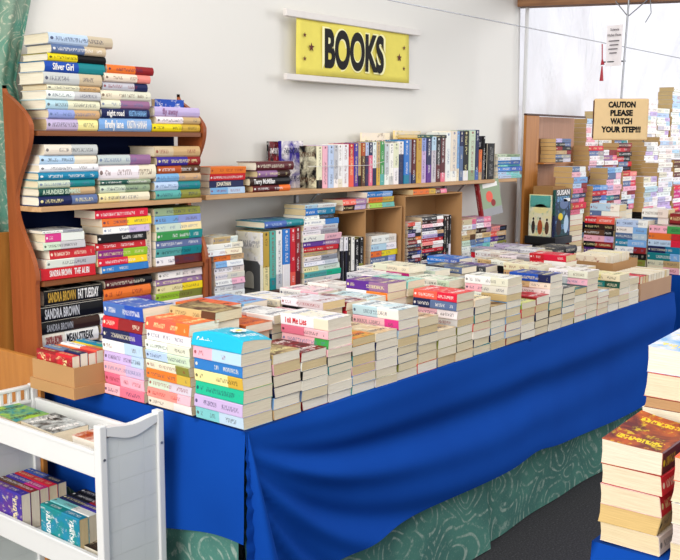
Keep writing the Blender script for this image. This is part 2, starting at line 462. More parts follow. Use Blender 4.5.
def rz_about(a): return Matrix.Rotation(a, 4, 'Z')
TEXTS = {}
def stack(where, group, pose, items, scale, base, kind='paperback', W=.107, L=None, spans=None, total=None, jit=.02, page=None, shown=None, small=False, cover_only=None, side=None, yjit=.004, labelfn=None, hidden=None):
    """items top to bottom as tokens; base: x, y, z of the spine's middle; spans: px extents per item"""
    toks = [cols(t) for t in items]
    Ts = [t[2]*scale for t in toks]
    if total: k = total/sum(Ts); Ts = [t*k for t in Ts]
    x, y, z = base
    out = []
    n = len(toks)
    for i in range(n-1, -1, -1):
        a, b, _, tx = toks[i]; T = Ts[i]
        Li = L or (.175 if kind in ('paperback', 'pocket') else .23); Wi = W; dx = 0
        if spans and spans[i]:
            dx, Li = spans[i]
        Li *= 1 if spans and spans[i] else random.uniform(.985, 1.0)
        nm = {'paperback': 'paperback_book', 'hardback': 'hardback_book', 'softcover': 'softcover_book', 'pocket': 'pocket_book'}[kind]
        ang = random.uniform(-jit, jit); dyj = random.uniform(-yjit, yjit)
        if pose == 'front': loc = Vector((x+dx, y+dyj, z))
        else: loc = Vector((x+dyj, y-dx, z))
        ordw = 'on top of' if i == 0 else ORD[i]+' from top in'
        lab = labelfn(i, a, b) if labelfn else '%s %s, %s %s' % (cname(a, b), kind, ordw, where)
        text = None
        if tx:
            text = [(q.split('|')[0], float(q.split('|')[1]), float(q.split('|')[2]), q.split('|')[3]) for q in tx]
        o = book(nm, lab, group, pose, loc, Li, Wi*random.uniform(.985, 1.0), T-.0003, a, b, hard=(kind == 'hardback'), split=random.choice([.4, .5, .55, .6, .7]),
                 extra=rz_about(ang), page=page, small=small, text=text, skew=random.uniform(-.005, .005) if kind != 'hardback' and not small else 0)
        out.append(o); z += T
    return out
#@@SETTING@@
def proj(P):
    v = Vector(P)-Vector((0, 0, H)); q = Vector((0, 0, 0))
    q = Vector([AX[i]*v[0]+AY[i]*v[1]+AZ[i]*v[2] for i in range(3)])
    return 340+F*q[0]/q[2], 280+F*q[1]/q[2]

# ------------------------------------------------------------------ the setting
TZ = .72            # table top
FY = 1.62           # front hang of the cloth
WX = 5.30           # where the white wall ends
WY = 2.92           # white wall
m = MB(); m.box(-3, 14, -4, 9, -.05, 0); m.build('floor', M_FLOOR, kind='structure')
def wallfn(u, v):
    x = -1.0+(WX+1.0)*u; z = 3.4*v
    return (x, WY+.012*math.sin(x*2.1+z*1.3)+.006*math.sin(x*5+z*2.2), z)
m = MB(); m.grid(wallfn, 60, 30)
w = m.build('wall_back', M_TARP, smooth=True, kind='structure')
md = w.modifiers.new('thick', 'SOLIDIFY'); md.thickness = .02; md.offset = 1
def farfn(u, v):
    x = WX-.02+6.5*u; z = 3.4*v
    return (x, 3.75+.05*math.sin(x*3.2+z*1.1)+.03*math.sin(x*6+z*5)+.022*math.sin(x*11-z*7)+.012*math.sin(x*23+z*9), z)
m = MB(); m.grid(farfn, 90, 40)
w = m.build('wall_far', M_TARP2, smooth=True, kind='structure')
md = w.modifiers.new('thick', 'SOLIDIFY'); md.thickness = .02; md.offset = 1
def sidefn(u, v):
    y = 3.75-6*u; z = 3.4*v
    return (11.6+.03*math.sin(y*3+z), y, z)
m = MB(); m.grid(sidefn, 40, 20)
w = m.build('wall_side', M_TARP2, smooth=True, kind='structure')
md = w.modifiers.new('thick', 'SOLIDIFY'); md.thickness = .02; md.offset = -1
p = at(526, 100, 1, WY-.03)
m = MB(); m.cyl((p[0], WY-.02, 0), (p[0], WY-.02, 2.5), .012, 10); m.build('trim_1', plain('tent_pole_grey', 'd6d6d6', .4), kind='structure')
p0 = at(516, 7.5, 0, 5.3)
q1 = at(680, 1.5, 0, 5.3); k = (q1[2]-p0[2])/(q1[1]-p0[1])
zz = lambda y: p0[2]+k*(y-p0[1])
m = MB(); m.prism([(p0[1], p0[2]), (-1.5, zz(-1.5)), (-1.5, zz(-1.5)+.15), (p0[1], p0[2]+.15)], 0, 5.26, 5.36)
bm_ = m.build('beam_trim', M_BEAM, kind='structure'); bm_.name = 'trim_2'

# ------------------------------------------------------------------ table, cloths
t = thing('display_table', 'long table under the blue cloth and the book stacks', 'table', (3.0, 2.28, 0))
def world_child(mb, name, mat, par, **k):
    o = mb.build(name, mat, par, **k); o.matrix_parent_inverse = par.matrix_world.inverted(); return o
XL, XR = 1.612, 4.53
m = MB(); m.box(XL+.01, XR-.01, FY+.01, 2.67, TZ-.035, TZ-.004, .004); world_child(m, 'table_top', M_PINE, t)
for x in (XL+.12, XR-.12):
    for y in (FY+.14, 2.56):
        m = MB(); m.cyl((x, y, 0), (x, y, TZ-.036), .016, 10); world_child(m, 'leg', M_METAL, t)
random.seed(5)
def zb_front(x):
    return .272+.008*math.sin(x*2.6+.4)+.004*math.sin(x*6.1)-.010*(x-3)+.02*math.exp(-((x-3.1)/.12)**2)
def fold(x, v):
    """how far the front hang stands out: slack swags pulled from the corner"""
    s = x-XL
    g = .10+.62*(1-math.exp(-s/.42))+.10*s
    q = v/g
    a = .022*math.sin(q*7.5+.3)*math.exp(-.25*q)+.010*math.sin(q*15+s*1.7)*math.exp(-.3*q)+.006*math.sin(3.1*s+5*v)
    return a*min(1, v*3.2)*min(1, .35+s*2.5)*max(.35, 1-.22*s)+.03*v
def front(u, v):
    x = XL+(XR-XL)*u
    d = fold(x, v)
    e = max(0, 1-(x-XL)/.16)
    d += -.02*e*v*0
    return (x-.03*v*e, FY-d, TZ+.002-(TZ-zb_front(x))*v)
def endf(u, v):
    y = FY+1.055*u
    zb = .40+.03*math.sin(y*5)+.02*u
    d = (.010*math.sin(9*(y-FY)-3*v+1)+.006*math.sin(19*(y-FY)+2*v))*v+.015*v
    return (XL-d, y, TZ+.002-(TZ-zb)*v)
cl = thing('tablecloth', 'royal blue cloth draped over the long book table', 'tablecloth', (3.0, 2.2, TZ))
m = MB(); m.grid(lambda u, v: (XL+(XR-XL)*u, FY+1.055*v, TZ+.002), 8, 6)
m.grid(front, 150, 40); m.grid(endf, 60, 24)
# gathered corner pleat hanging between the two sides
def pleat(u, v):
    a = u*PI
    return (XL+.005+.075*v*u-.012*math.sin(a)*v, FY-.004-.055*v*math.sin(a)-.03*v*u, TZ+.001-(TZ-.32-.05*u)*v)
m.grid(pleat, 12, 20)
m.grid(lambda u, v: (XR+.02*v+.01*math.sin(8*u+3*v)*v, FY-.028*v*(1-u)+1.055*u, TZ+.002-.44*v), 30, 16)
bmesh.ops.remove_doubles(m.bm, verts=m.bm.verts, dist=.0005)
clm = world_child(m, 'cloth', M_BLUE, cl, smooth=True)
sk = thing('table_skirt', 'green paisley cloth hanging to the floor under the blue tablecloth', 'cloth', (3.0, FY+.03, 0))
def skirt_piece(xa, xb, off):
    def f(u, v):
        x = xa+(xb-xa)*u
        d = (.006*math.sin(x*5)+.004*math.sin(x*13+1))*v+off*v
        return (x+.02*v*(1 if off > .02 else 0)*u**8, FY+.05-d-.02*v, TZ-.045-(TZ-.05)*v)
    return f
m = MB(); m.grid(skirt_piece(XL+.02, 2.80, .035), 110, 20); m.grid(skirt_piece(2.765, XR-.01, .0), 120, 20)
m.grid(lambda u, v: (XL+.02-.02*v*math.sin(14*u)-.012*v, FY+.045+1.0*u, TZ-.045-(TZ-.05)*v), 60, 16)
world_child(m, 'cloth', M_SKIRT, sk, smooth=True)
cu = thing('curtain', 'green and cream paisley curtain beside the curved bookcase', 'curtain', (1.6, WY-.06, 0))
qa, qb = at(15, 88, 1, WY-.04), at(33, 0, 1, WY-.04)
CX0, CX1, CZ1 = qa[0], qb[0], qb[2]
def curt(u, v):
    z = 1.12+1.7*v
    x0 = 1.30; xe = CX0+(CX1-CX0)*max(0, z-1.58)/(CZ1-1.58)+(.03 if z < 1.58 else 0)
    x = x0+(xe-x0)*u
    return (x, WY-.036+.010*math.sin(u*34)+.004*math.sin(u*71), z)
m = MB(); m.grid(curt, 130, 20)
o = world_child(m, 'cloth', M_CURT, cu, smooth=True)
md = o.modifiers.new('thick', 'SOLIDIFY'); md.thickness = .003

wb = thing('wooden_board', 'light brown wooden board standing behind the curved bookcase below the curtain', 'board', (1.60, 2.875, 0))
m = MB(); m.box(1.46, 1.655, 2.866, 2.88, 0, 1.13, .002); world_child(m, 'plank', M_HONEY, wb)
m = MB(); m.box(1.66, 1.80, 2.866, 2.88, 0, 1.13, .002); world_child(m, 'plank', M_HONEY, wb)
bn = thing('wall_bench', 'narrow bench along the white wall under the low shelf and boxes', 'bench', (3.5, 2.8, 0))
m = MB(); m.box(2.495, 5.08, 2.69, 2.895, TZ-.03, TZ+.001, .003); world_child(m, 'bench_top', M_DARKW, bn)
for x in (2.56, 3.7, 5.0):
    m = MB(); m.box(x-.02, x+.02, 2.72, 2.88, 0, TZ-.031); world_child(m, 'leg', M_DARKW, bn)
pk = thing('wooden_plank', 'upright wooden plank at the table end behind the corner cardboard box', 'plank', (1.565, 2.55, 0))
m = MB(); m.box(1.545, 1.562, 2.405, 2.66, 0, .80, .002); world_child(m, 'board', M_HONEY, pk)
# ------------------------------------------------------------------ curved bookcase
BX0, BX1, BY = 1.728, 2.482, 2.69
ZS = [1.466, 1.222, .978, .738]
bc = thing('bookcase', 'brown wooden bookcase with wavy scalloped sides packed with stacked books', 'bookcase', (BX0, BY, TZ))
def side_profile():
    pts = [(2.832, 0), (2.685, 0)]
    N = 60
    for i in range(N+1):
        z = .722+(1.60-.722)*i/N
        # forward at the shelves 1.47 and .98, set back between
        f = .5+.5*math.cos((z-.985)/(1.475-.985)*2*PI)
        y = 2.785-.10*f
        if z < .985: y = 2.685+.006*math.sin((z-.72)*9)
        if z > 1.48: y = 2.685+.17*((z-1.48)/.12)**1.6
        pts.append((min(y, 2.832), z))
    pts += [(2.832, 1.61)]
    return pts
for x in (BX0, BX1-.016):
    m = MB(); m.prism(side_profile(), 0, x, x+.016); world_child(m, 'side_panel', M_PANEL, bc)
for i, z in enumerate(ZS):
    m = MB(); zz = z-.001
    m.prism([(BX0+.017, 2.845), (BX0+.017, BY+.03), (BX0+.03, BY-.004), (BX1-.03, BY-.004), (BX1-.017, BY+.03), (BX1-.017, 2.845)], 2, zz-.016, zz)
    world_child(m, 'shelf', M_WOOD if i in (0, 2) else M_PINE, bc)
m = MB(); m.box(BX0+.017, BX1-.017, 2.852, 2.86, .60, 1.46); world_child(m, 'back_panel', M_NAVY, bc)

SC = .00321
def fstack(where, group, z0, Y, items, kind='hardback', W=.148, scale=SC, clamp=None, **k):
    """items top to bottom 'a/b:T@xl-xr!text|u0|u1|ink', px extents on the plane Y"""
    its, sp, T = [], [], []
    for s in items:
        head, *tx = s.split('!'); c, _, ext = head.partition('@')
        its.append('!'.join([c]+tx)); T.append(cols(c)[2]*scale); sp.append(ext)
    zs = []; z = z0
    for t in T[::-1]: zs.append(z+t/2); z += t
    zs = zs[::-1]
    xs = []
    for e, zc in zip(sp, zs):
        a, b = (float(q) for q in e.split('-'))
        py = proj((at((a+b)/2, 200, 1, Y)[0], Y, zc))[1]
        xa_, xb_ = at(a, py, 1, Y)[0], at(b, py, 1, Y)[0]
        if clamp and zc < 1.46: xa_ = max(xa_, clamp[0])
        if clamp and zc < 1.57: xb_ = min(xb_, clamp[1])
        xs.append((xa_, xb_))
    x0 = sum(a+b for a, b in xs)/2/len(xs)
    spans = [((a+b)/2-x0, b-a) for a, b in xs]
    return stack(where, group, 'front', its, scale, (x0, Y, z0), kind=kind, W=W, spans=spans, **k)
random.seed(21)
G = 'books stacked in the curved bookcase'
CLP = (BX0+.022, BX1-.022)
Yb = BY+.008
fstack("the bookcase's curtain-side top-shelf stack", G, ZS[0], Yb, [
 'pbl/bei:11@48-112', 'slt/bei:9@51-105', 'yel/blk:8@48-106', 'roy/tea:11@45-105!Silver Girl|.12|.46|wht', 'lgr/bei:12@43-101',
 'crm/tan:6@47-100', 'wht/lgr:9@46-100', 'pbl/crm:10@46-100', 'per/tan:9@48-99', 'lav/pyl:12@47-98'], clamp=CLP, jit=.008)
fstack("the bookcase's top-shelf middle stack", G, ZS[0], Yb, [
 'org/dre:9@107-153', 'crm/sal:9@104-150', 'lgr/nav:9@103-148', 'crm/ivo:10@101-151', 'ivo/mau:9@101-150', 'nav/nav:10@101-149!night road|.1|.45|wht!KRISTIN HANNAH|.55|.92|lbl',
 'lbl/lbl:14@99-151!firefly lane|.1|.45|wht!KRISTIN HANNAH|.52|.9|wht'], clamp=CLP, jit=.01)
fstack("the bookcase's top-shelf short end stack", G, ZS[0], Yb, [
 'lav/lav:11@155-210!fly away|.16|.5|mau', 'wht/tan:8@156-206', 'yel/mus:9@152-202'], clamp=CLP, jit=.012, W=.13)
fstack("the bookcase's curtain-side second-shelf stack", G, ZS[1], Yb, [
 'ivo/lgr:11@44-97', 'pbl/crm:9@40-97', 'wht/wht:8@39-98', 'tbl/tbl:8@38-98', 'pgr/tea:8@38-95', 'dgr/tan:8@38-95!A HUNDRED SUMMERS|.06|.72|pgr', 'nav/slt:10@38-97'], clamp=CLP, jit=.012)
fstack("the bookcase's second-shelf middle stack", G, ZS[1], Yb, [
 'lgr/mau:11@98-150', 'wht/ivo:16@99-156', 'dgr/sag:5@100-150', 'pgr/sag:9@100-150', 'pyl/crm:10@99-149'], clamp=CLP, jit=.02)
fstack("the bookcase's second-shelf end stack", G, ZS[1], Yb, [
 'bei/tan:12@155-208', 'vio/dre:10@157-207', 'dor/brn:9@158-208', 'lbl/tan:9@156-208', 'pbl/tea:10@155-209', 'gtl/olv:10@156-209'], clamp=CLP, jit=.012)
fstack("the bookcase's curtain-side third-shelf stack", G, ZS[2], Yb, [
 'wht/gry:3@42-82', 'hot/wht:9@45-84', 'pgr/lgr:8@43-85', 'red/red:10@50-95', 'wht/lgr:9@46-96', 'red/red:12@41-95!SANDRA BROWN|.15|.55|wht!THE ALIBI|.6|.88|wht'], clamp=CLP, jit=.02, kind='softcover', W=.12)
fstack("the bookcase's third-shelf middle stack", G, ZS[2], Yb, [
 'crs/crs:9@95-147', 'org/yel:9@102-151', 'wht/lav:8@103-149', 'blk/blk:9@97-146', 'red/red:8@96-146', 'pmg/lim:9@98-147', 'crs/yel:8@97-147', 'blu/blu:8@101-148'], clamp=CLP, jit=.02, kind='softcover', W=.125)
fstack("the bookcase's third-shelf end stack", G, ZS[2], Yb, [
 'sag/olv:9@155-201', 'lbl/per:9@155-203', 'pgr/pyl:9@156-202', 'grn/tea:10@156-202', 'slt/slt:9@156-202', 'gtl/tea:10@156-203', 'wht/mar:10@156-202'], clamp=CLP, jit=.008, kind='softcover', W=.125)
qa = at(153, 99, 1, 2.80); qb = at(182, 101, 1, 2.80)
book('softcover_book', 'royal blue softcover standing on edge behind the top-shelf short end stack', G, 'edge', Vector(((qa[0]+qb[0])/2, 2.81, ZS[0]+.0005)), qb[0]-qa[0], qa[2]-ZS[0], .02, 'roy', 'roy', 'wht', style=.2)
xa = at(147, 235, 1, Yb)[0]; xb = at(153.5, 235, 1, Yb)[0]
book('softcover_book', "cream softcover standing upright between two stacks on bookcase's third shelf", G, 'stand', Vector((xa, Yb+.012, ZS[2]+.098)), .196, .13, xb-xa, 'crm', 'ivo', 'blk')
fstack("the bookcase's curtain-side bottom-shelf stack", G, ZS[3]+.012, Yb, [
 'blk/blk:17@44-103!SANDRA BROWN|.06|.52|gld!FAT TUESDAY|.56|.92|wht', 'blk/blk:17@41-104!SANDRA BROWN|.06|.6|lgr', 'blk/dbr:12@40-100!SANDRA BROWN|.08|.52|gry', 'ivo/wht:15@39-99!SANDRA BROWN|.06|.34|dre!MEAN STREAK|.42|.9|blk'], clamp=CLP, jit=.006)
fstack("the bookcase's bottom-shelf middle stack", G, ZS[3], Yb, [
 'mar/blk:10@105-152', 'org/org:13@104-151', 'pmg/pur:13@104-151', 'wht/pbl:11@100-150', 'lav/wht:11@101-150', 'nav/roy:9@102-150'], clamp=CLP, jit=.012)
fstack("the bookcase's bottom-shelf end stack", G, ZS[3], Yb, [
 'wht/ivo:9@158-204', 'mau/mau:7@156-203', 'pyl/yel:9@157-205', 'lim/olv:9@156-203', 'wht/crm:9@156-203', 'lbl/wht:9@156-203', 'red/dre:8@156-203', 'pgr/wht:8@156-203'], clamp=CLP, jit=.012, kind='softcover', W=.125)
# blue-topped book lying behind the short end stack
zq = ZS[0]+.0905

# ------------------------------------------------------------------ long wall shelf
LZ = 1.226
lx0, lx1 = at(206, 198, 1, 2.735)[0], at(517, 182, 1, 2.735)[0]
ws = thing('wall_shelf', 'long thin wooden plank shelf fixed along the white wall', 'shelf', (lx0, 2.8, LZ))
m = MB(); m.box(lx0, lx1, 2.735, 2.90, LZ-.02, LZ-.0005, .002); world_child(m, 'shelf_board', M_PINE, ws)
for px in (300, 448):
    x = at(px, 195, 1, 2.87)[0]
    m = MB(); m.box(x-.01, x+.01, 2.885, 2.90, LZ-.16, LZ-.021); m.box(x-.01, x+.01, 2.76, 2.885, LZ-.026, LZ-.021)
    m.cyl((x, 2.77, LZ-.025), (x, 2.89, LZ-.15), .005, 8)
    world_child(m, 'bracket', M_METAL, ws)
GL = 'books on the long wall shelf'
Yl = 2.745
fstack("the long shelf's bookcase-end stack", GL, LZ, Yl, ['org/org:8.5@210.5-246', 'red/red:8@210-245.5', 'nav/nav:8@209.5-244!JONATHAN|.2|.62|crm', 'lbl/pbl:8@210-244'], kind='softcover', W=.13, scale=.0033)
fstack("the maroon stack on the long shelf", GL, LZ, Yl-.006, ['mar/mar:11@256-294', 'mau/dbr:8.5@257-290', 'dbr/blk:10@250-290!Terry McMillan|.08|.6|wht', 'mar/org:8@253-290'], kind='hardback', W=.115, scale=.0033, jit=.02)
# leaning books behind the stack
xa = at(268, 165, 1, 2.85)[0]; xb = at(304, 165, 1, 2.85)[0]
tl = Matrix.Rotation(-.02, 4, 'X')
book('softcover_book', 'softcover with white flames on violet standing face out behind the maroon stack', GL, 'face', Vector((at(281, 165, 1, 2.87)[0], 2.885, LZ+.1045)), .208, at(303, 165, 1, 2.87)[0]-at(281, 165, 1, 2.87)[0], .018, 'vio', 'wht', 'nav', extra=tl, split=.5)
book('softcover_book', 'black and dark red softcover face out, half hidden behind the violet one', GL, 'face', Vector((at(268, 165, 1, 2.89)[0], 2.8985, LZ+.104)), .205, .09, .011, 'blk', 'dre', 'wht')
def standing(specs, Y, z0, where, group, kind='softcover', W=.125, start=0, hards=()):
    """'col/col:xl-xr^ytop' for each upright spine"""
    n = 0
    for s in specs:
        c, _, e = s.partition(':'); ext, _, yt = e.partition('^'); a, b = (float(q) for q in ext.split('-'))
        ca, _, cb = c.partition('/')
        yt = float(yt)
        xa, xb = at(a, yt+25, 1, Y)[0], at(b, yt+25, 1, Y)[0]
        L = at((a+b)/2, yt, 1, Y)[2]-z0
        hard = n in hards
        lab = '%s spine standing %s in %s' % (cname(ca, cb), ordn(start+n), where)
        book('hardback_book' if hard else kind+'_book', lab, group, 'stand', Vector((xa+.0004, Y+random.uniform(0, .006), z0+L/2)), L, W, max(.006, xb-xa-.0008), ca, cb or None, hard=hard, split=random.choice([.3, .6, .75, .8]))
        n += 1
ytops = lambda x: 147.0-(x-306)*.075
row = []
for c, a, b in [('pnk/blk', 306, 309.5), ('pnk/pnk', 323.5, 328.5), ('pbl/pbl', 329, 334), ('lgr/wht', 334, 338.5), ('wht/ivo', 338.5, 343), ('wht/wht', 343, 349), ('red/cor', 349.8, 355),
                ('vio/pur', 355, 359.3), ('tan/blk', 359.3, 362), ('dor/brn', 362, 366), ('pbl/nav', 366, 369.3), ('nav/ros', 369.3, 373.5), ('wht/nav', 373.5, 377.5), ('tan/mus', 377.5, 381), ('grn/gtl', 381, 385)]:
    row.append('%s:%s-%s^%.1f' % (c, a, b, ytops(a)))
row[0] = 'crm/blk:318.5-323.3^%.1f' % ytops(318)
standing(row, Yl+.01, LZ, "the long shelf's string-tied row", 'softcovers tied in a row with string', W=.125)
row = []
for c, a, b, dy in [('lgr/wht', 385.5, 390, -1), ('wht/lgr', 390, 394, -1), ('crm/wht', 394, 399, -1), ('wht/nav', 399, 404.5, -2), ('blu/tbl', 404.8, 410, 0), ('gry/slt', 410, 412.5, 0), ('mar/nav', 412.5, 416.5, 0), ('gld/mus', 416.8, 422, -1),
                ('per/lav', 422, 427, -1), ('nav/pur', 427.2, 432, 0), ('pbl/lgr', 432, 436.5, -1), ('blk/mar', 437, 441.7, 0), ('mar/ros', 441.7, 446.2, 0), ('wht/wht', 446.5, 451.5, -4), ('crm/wht', 451.6, 457.5, -5), ('lbl/crm', 457.7, 460.3, -4), ('nav/slt', 460.3, 464, -4),
                ('blk/wht', 464, 469.3, -4), ('pgr/sag', 469.5, 475.5, -4), ('nav/den', 475.6, 479, -4), ('org/tan', 479.2, 482.3, 16)]:
    row.append('%s:%s-%s^%.1f' % (c, a, b, 141.5-(a-386)*.085+dy+(3 if a < 400 else 0)))
standing(row, Yl+.01, LZ, "the long shelf's loose row", 'softcovers loose on the long shelf', W=.125)
# taller things behind the row
xa, xb = at(473.5, 160, 1, 2.83)[0], at(485, 160, 1, 2.83)[0]
x = at(482.6, 160, 1, Yl+.01)[0]; x2 = at(485.2, 160, 1, Yl+.01)[0]
book('hardback_book', 'tall black hardback standing beside the short orange spine', GL, 'stand', Vector((x, Yl+.01, LZ+.12)), .24, .13, max(.02, x2-x), 'blk', 'dgy', hard=True)
x = at(487, 160, 1, Yl+.01)[0]
book('hardback_book', 'thick black boxed hardback near the end of the long shelf', GL, 'stand', Vector((x, Yl+.01, LZ+.1)), .2, .13, at(497, 160, 1, Yl)[0]-x, 'blk', 'blk', hard=True, style=.3)
x = at(377, 142, 1, 2.888)[0]
book('softcover_book', 'tall cream softcover standing face out behind the tied row', GL, 'face', Vector((at(361, 142, 1, 2.88)[0], 2.888, LZ+.125)), .25, at(389, 142, 1, 2.88)[0]-at(361, 142, 1, 2.88)[0], .012, 'crm', 'ivo', 'brn', style=.3)
book('softcover_book', 'pale yellow face-out softcover standing behind the loose row', GL, 'face', Vector((at(394, 135, 1, 2.88)[0], 2.888, LZ+.13)), .265, at(420, 135, 1, 2.88)[0]-at(394, 135, 1, 2.88)[0], .012, 'pyl', 'crm', 'olv', style=.2)
xa, xb = at(418, 137, 1, Yl+.01)[0], at(447, 137, 1, Yl+.01)[0]
zt = at(432, 138.2, 1, Yl+.01)[2]
book('softcover_book', 'dark green softcover lying flat on top of the loose upright row', GL, 'front', Vector(((xa+xb)/2, Yl+.012, zt+.001)), xb-xa, .12, .016, 'dgr', 'blk', 'pyl')
fstack("the long shelf's blue end stack", GL, LZ, Yl, ['pgr/sag:4@498-520', 'wht/pbl:5@498.5-520', 'blu/den:6@498-521', 'aqu/tea:2.5@499-520', 'blu/roy:7@498-521', 'pbl/aqu:5@498-520', 'pbl/aqu:5@498-521'], kind='softcover', W=.125, scale=.0040)
m = MB()
pts = []
for i in range(20):
    px = 308+(384-308)*i/19
    q = at(px, 166.5-.02*(px-308)-(3.5*max(0, (i-15))/4), 1, Yl+.006); pts.append((q[0], q[1]-.0025, q[2]))
m.tube(pts, .0012, 5); 
tag(m.build('string', plain('white_string', 'e4e0d8', .7), None), 'thin white string tied around the row of softcovers on the long shelf', 'string')
#@@PART3@@
# ------------------------------------------------------------------ low shelf, open boxes and their books against the wall
random.seed(33)
RZ, RZ2, YL = .815, .79, 2.715
lx = at(213, 298, 1, YL)[0]
x_mid = at(338, 280, 1, YL)[0]
ls = thing('low_shelf', 'low brown wooden shelf unit on the table beside the curved bookcase', 'shelf', (lx, YL, TZ))
m = MB(); m.box(lx-.012, x_mid, YL-.02, 2.895, RZ-.02, RZ-.001, .002); world_child(m, 'shelf_board', M_DARKW, ls)
xp = at(208.5, 270, 1, YL)[0]
m = MB(); m.box(lx-.03, lx-.012, YL-.01, 2.895, TZ+.004, RZ+.172, .004); world_child(m, 'side_panel', M_PANEL, ls)
m = MB(); m.box(lx-.011, x_mid-.002, YL+.02, YL+.036, TZ+.004, RZ-.021); world_child(m, 'toe_board', M_DARKW, ls)
xr2 = at(509, 258, 1, YL)[0]+.02
rz_ = thing('riser', 'low riser under blue cloth beneath the cardboard boxes', 'riser', (x_mid+.6, 2.8, TZ))
m = MB(); m.box(x_mid+.004, 4.398, YL-.02, 2.895, TZ+.004, RZ2-.001, .004); world_child(m, 'cloth_cover', M_BLUE, rz_)
GW = 'books on the low shelf below the wall plank'
fstack("the low shelf's white stack", GW, RZ, YL, ['tan/wht:8@214-238', 'wht/crm:7@206-243', 'wht/crm:7.5@207-242', 'org/tan:7@214-244.5', 'lbl/wht:7.5@215-243', 'wht/ivo:7.5@215-244.5', 'wht/ivo:7.5@215-244.5', 'wht/pnk:7.5@215-244.5', 'wht/lgr:8@215-244.5', 'wht/wht:8@215-245'],
       kind='pocket', W=.11, scale=.00325)
# bookend and upright row
xa = at(263, 275, 1, YL)[0]
be = thing('bookend', 'grey metal bookend with an arched cutout holding the upright row', 'bookend', (xa-.012, YL+.07, RZ))
m = MB()
pl = []
ph = .125
for i in range(9):
    a = PI*i/8; pl.append((.012*math.cos(a), .012*math.sin(a)))
ya, yb_ = YL+.012, YL+.135
m.prism([(ya, RZ), (ya, RZ+ph-.015), (ya+.015, RZ+ph), (yb_-.015, RZ+ph), (yb_, RZ+ph-.015), (yb_, RZ)], 0, xa-.006, xa-.004)
world_child(m, 'upright_plate', M_DGREY, be)
m = MB(); m.box(xa-.075, xa-.006, ya, yb_, RZ, RZ+.0015); world_child(m, 'foot_plate', M_DGREY, be)
m = MB(); yc = (ya+yb_)/2; ar = []
for i in range(13):
    a = PI*i/12; ar.append((yc-.026*math.cos(a), RZ+.055+.026*math.sin(a)))
m.prism([(yc-.026, RZ+.01)]+ar+[(yc+.026, RZ+.01)], 0, xa-.0068, xa-.0061)
world_child(m, 'arched_cutout', plain('pale_recess', 'a8a69c', .6), be)
standing(['wht/wht:263-263.5^234', 'gld/pyl:264-270.5^232', 'gtl/tea:271-277^231', 'wht/lgr:277.3-283^230', 'blu/wht:283.3-290.5^229', 'red/cor:291-296^228', 'dre/mar:296.3-301.5^227'][1:], YL, RZ, "the row beside the bookend", GW, W=.15)
xa2, xb2 = at(263.3, 260, 1, YL)[0], at(264, 260, 1, YL)[0]
book('softcover_book', 'white softcover with a printed back standing against the metal bookend', GW, 'stand', Vector((xa-.0038, YL+.002, RZ+(at(264, 233, 1, YL)[2]-RZ)/2)), at(264, 233, 1, YL)[2]-RZ, .152, .0075, 'wht', 'ivo', 'gry', style=.6)
zt = max(at(267, 231.5, 1, YL)[2], RZ+.2)
xa, xb = at(262, 226, 1, YL)[0], at(303, 224, 1, YL)[0]
xa = at(264, 226, 1, YL)[0]
book('hardback_book', 'blue and teal hardback lying across the tops of the upright row', GW, 'front', Vector(((xa+xb)/2, YL-.004, at(270, 229.8, 1, YL)[2]+.006)), xb-xa, .17, .028, 'den', 'tea', 'pbl', hard=True, split=.55)
fstack("the low shelf's tall mixed stack", GW, RZ, YL, ['pbl/wht:5@305-336', 'blu/tbl:8@305-335', 'wht/blk:5.5@305-334', 'wht/blu:7@304-339', 'wht/lgr:6@303-338', 'wht/gry:5.5@303-338', 'wht/pnk:8@303-341', 'pur/mau:6.5@304-340', 'red/red:6@304-338', 'tan/bei:5.5@304-338', 'wht/gry:6@304-337', 'wht/lgr:6@304-338', 'pyl/pgr:7@304-340', 'gtl/emr:7@304-340', 'ivo/wht:7@304-340'],
       kind='softcover', W=.125, total=at(320, 204, 1, YL)[2]-RZ)
standing(['wht/blk:341.3-344^237', 'wht/blk:345-348.5^237', 'blk/wht:349-352^237', 'wht/blk:352.2-355^237', 'blk/dgy:355.3-359.5^239', 'blk/olv:359.7-363.5^237'], YL, RZ2, "the narrow row beside the boxes", GW, kind='pocket', W=.11)
# open cardboard boxes
def open_box(name, label, px0, px1, pyt, mat, y0=YL, y1=2.885, split=None):
    x0 = at(px0, 230, 1, y0)[0]; x1 = at(px1, 230, 1, y0)[0]; z1 = at((px0+px1)/2, pyt, 1, y0)[2]
    b = thing(name, label, 'box', ((x0+x1)/2, y0, RZ2))
    z0 = RZ2+.0005; t_ = .005
    for nm, a in (('bottom_panel', (x0, x1, y0, y1, z0, z0+t_)), ('top_panel', (x0, x1, y0, y1, z1-t_, z1)), ('back_panel', (x0+t_, x1-t_, y1-t_, y1, z0+t_, z1-t_)),
                  ('side_panel', (x0, x0+t_, y0, y1, z0+t_, z1-t_)), ('side_panel', (x1-t_, x1, y0, y1, z0+t_, z1-t_))):
        m = MB(); m.box(*a); world_child(m, nm, mat, b)
    return x0, x1, z0+t_, z1
bx = open_box('cardboard_box', 'open fronted brown cardboard box beside the black and white paperbacks', 365, 401.5, 207.5, M_CARD)
b2 = open_box('cardboard_box', 'open fronted brown cardboard box packed with two dark paperback stacks', 404.5, 461.5, 194, M_CARD)
GB = 'books in and on the cardboard boxes'
fstack("the first cardboard box", GB, bx[2]+.0008, YL+.012, ['wht/ivo:11@371-396', 'pbl/wht:9@371-396', 'org/yel:8@371-398', 'slt/per:8@371-396', 'den/nav:8@371-396', 'gtl/aqu:8@371-396'], kind='softcover', W=.125, scale=.0037, jit=.01)
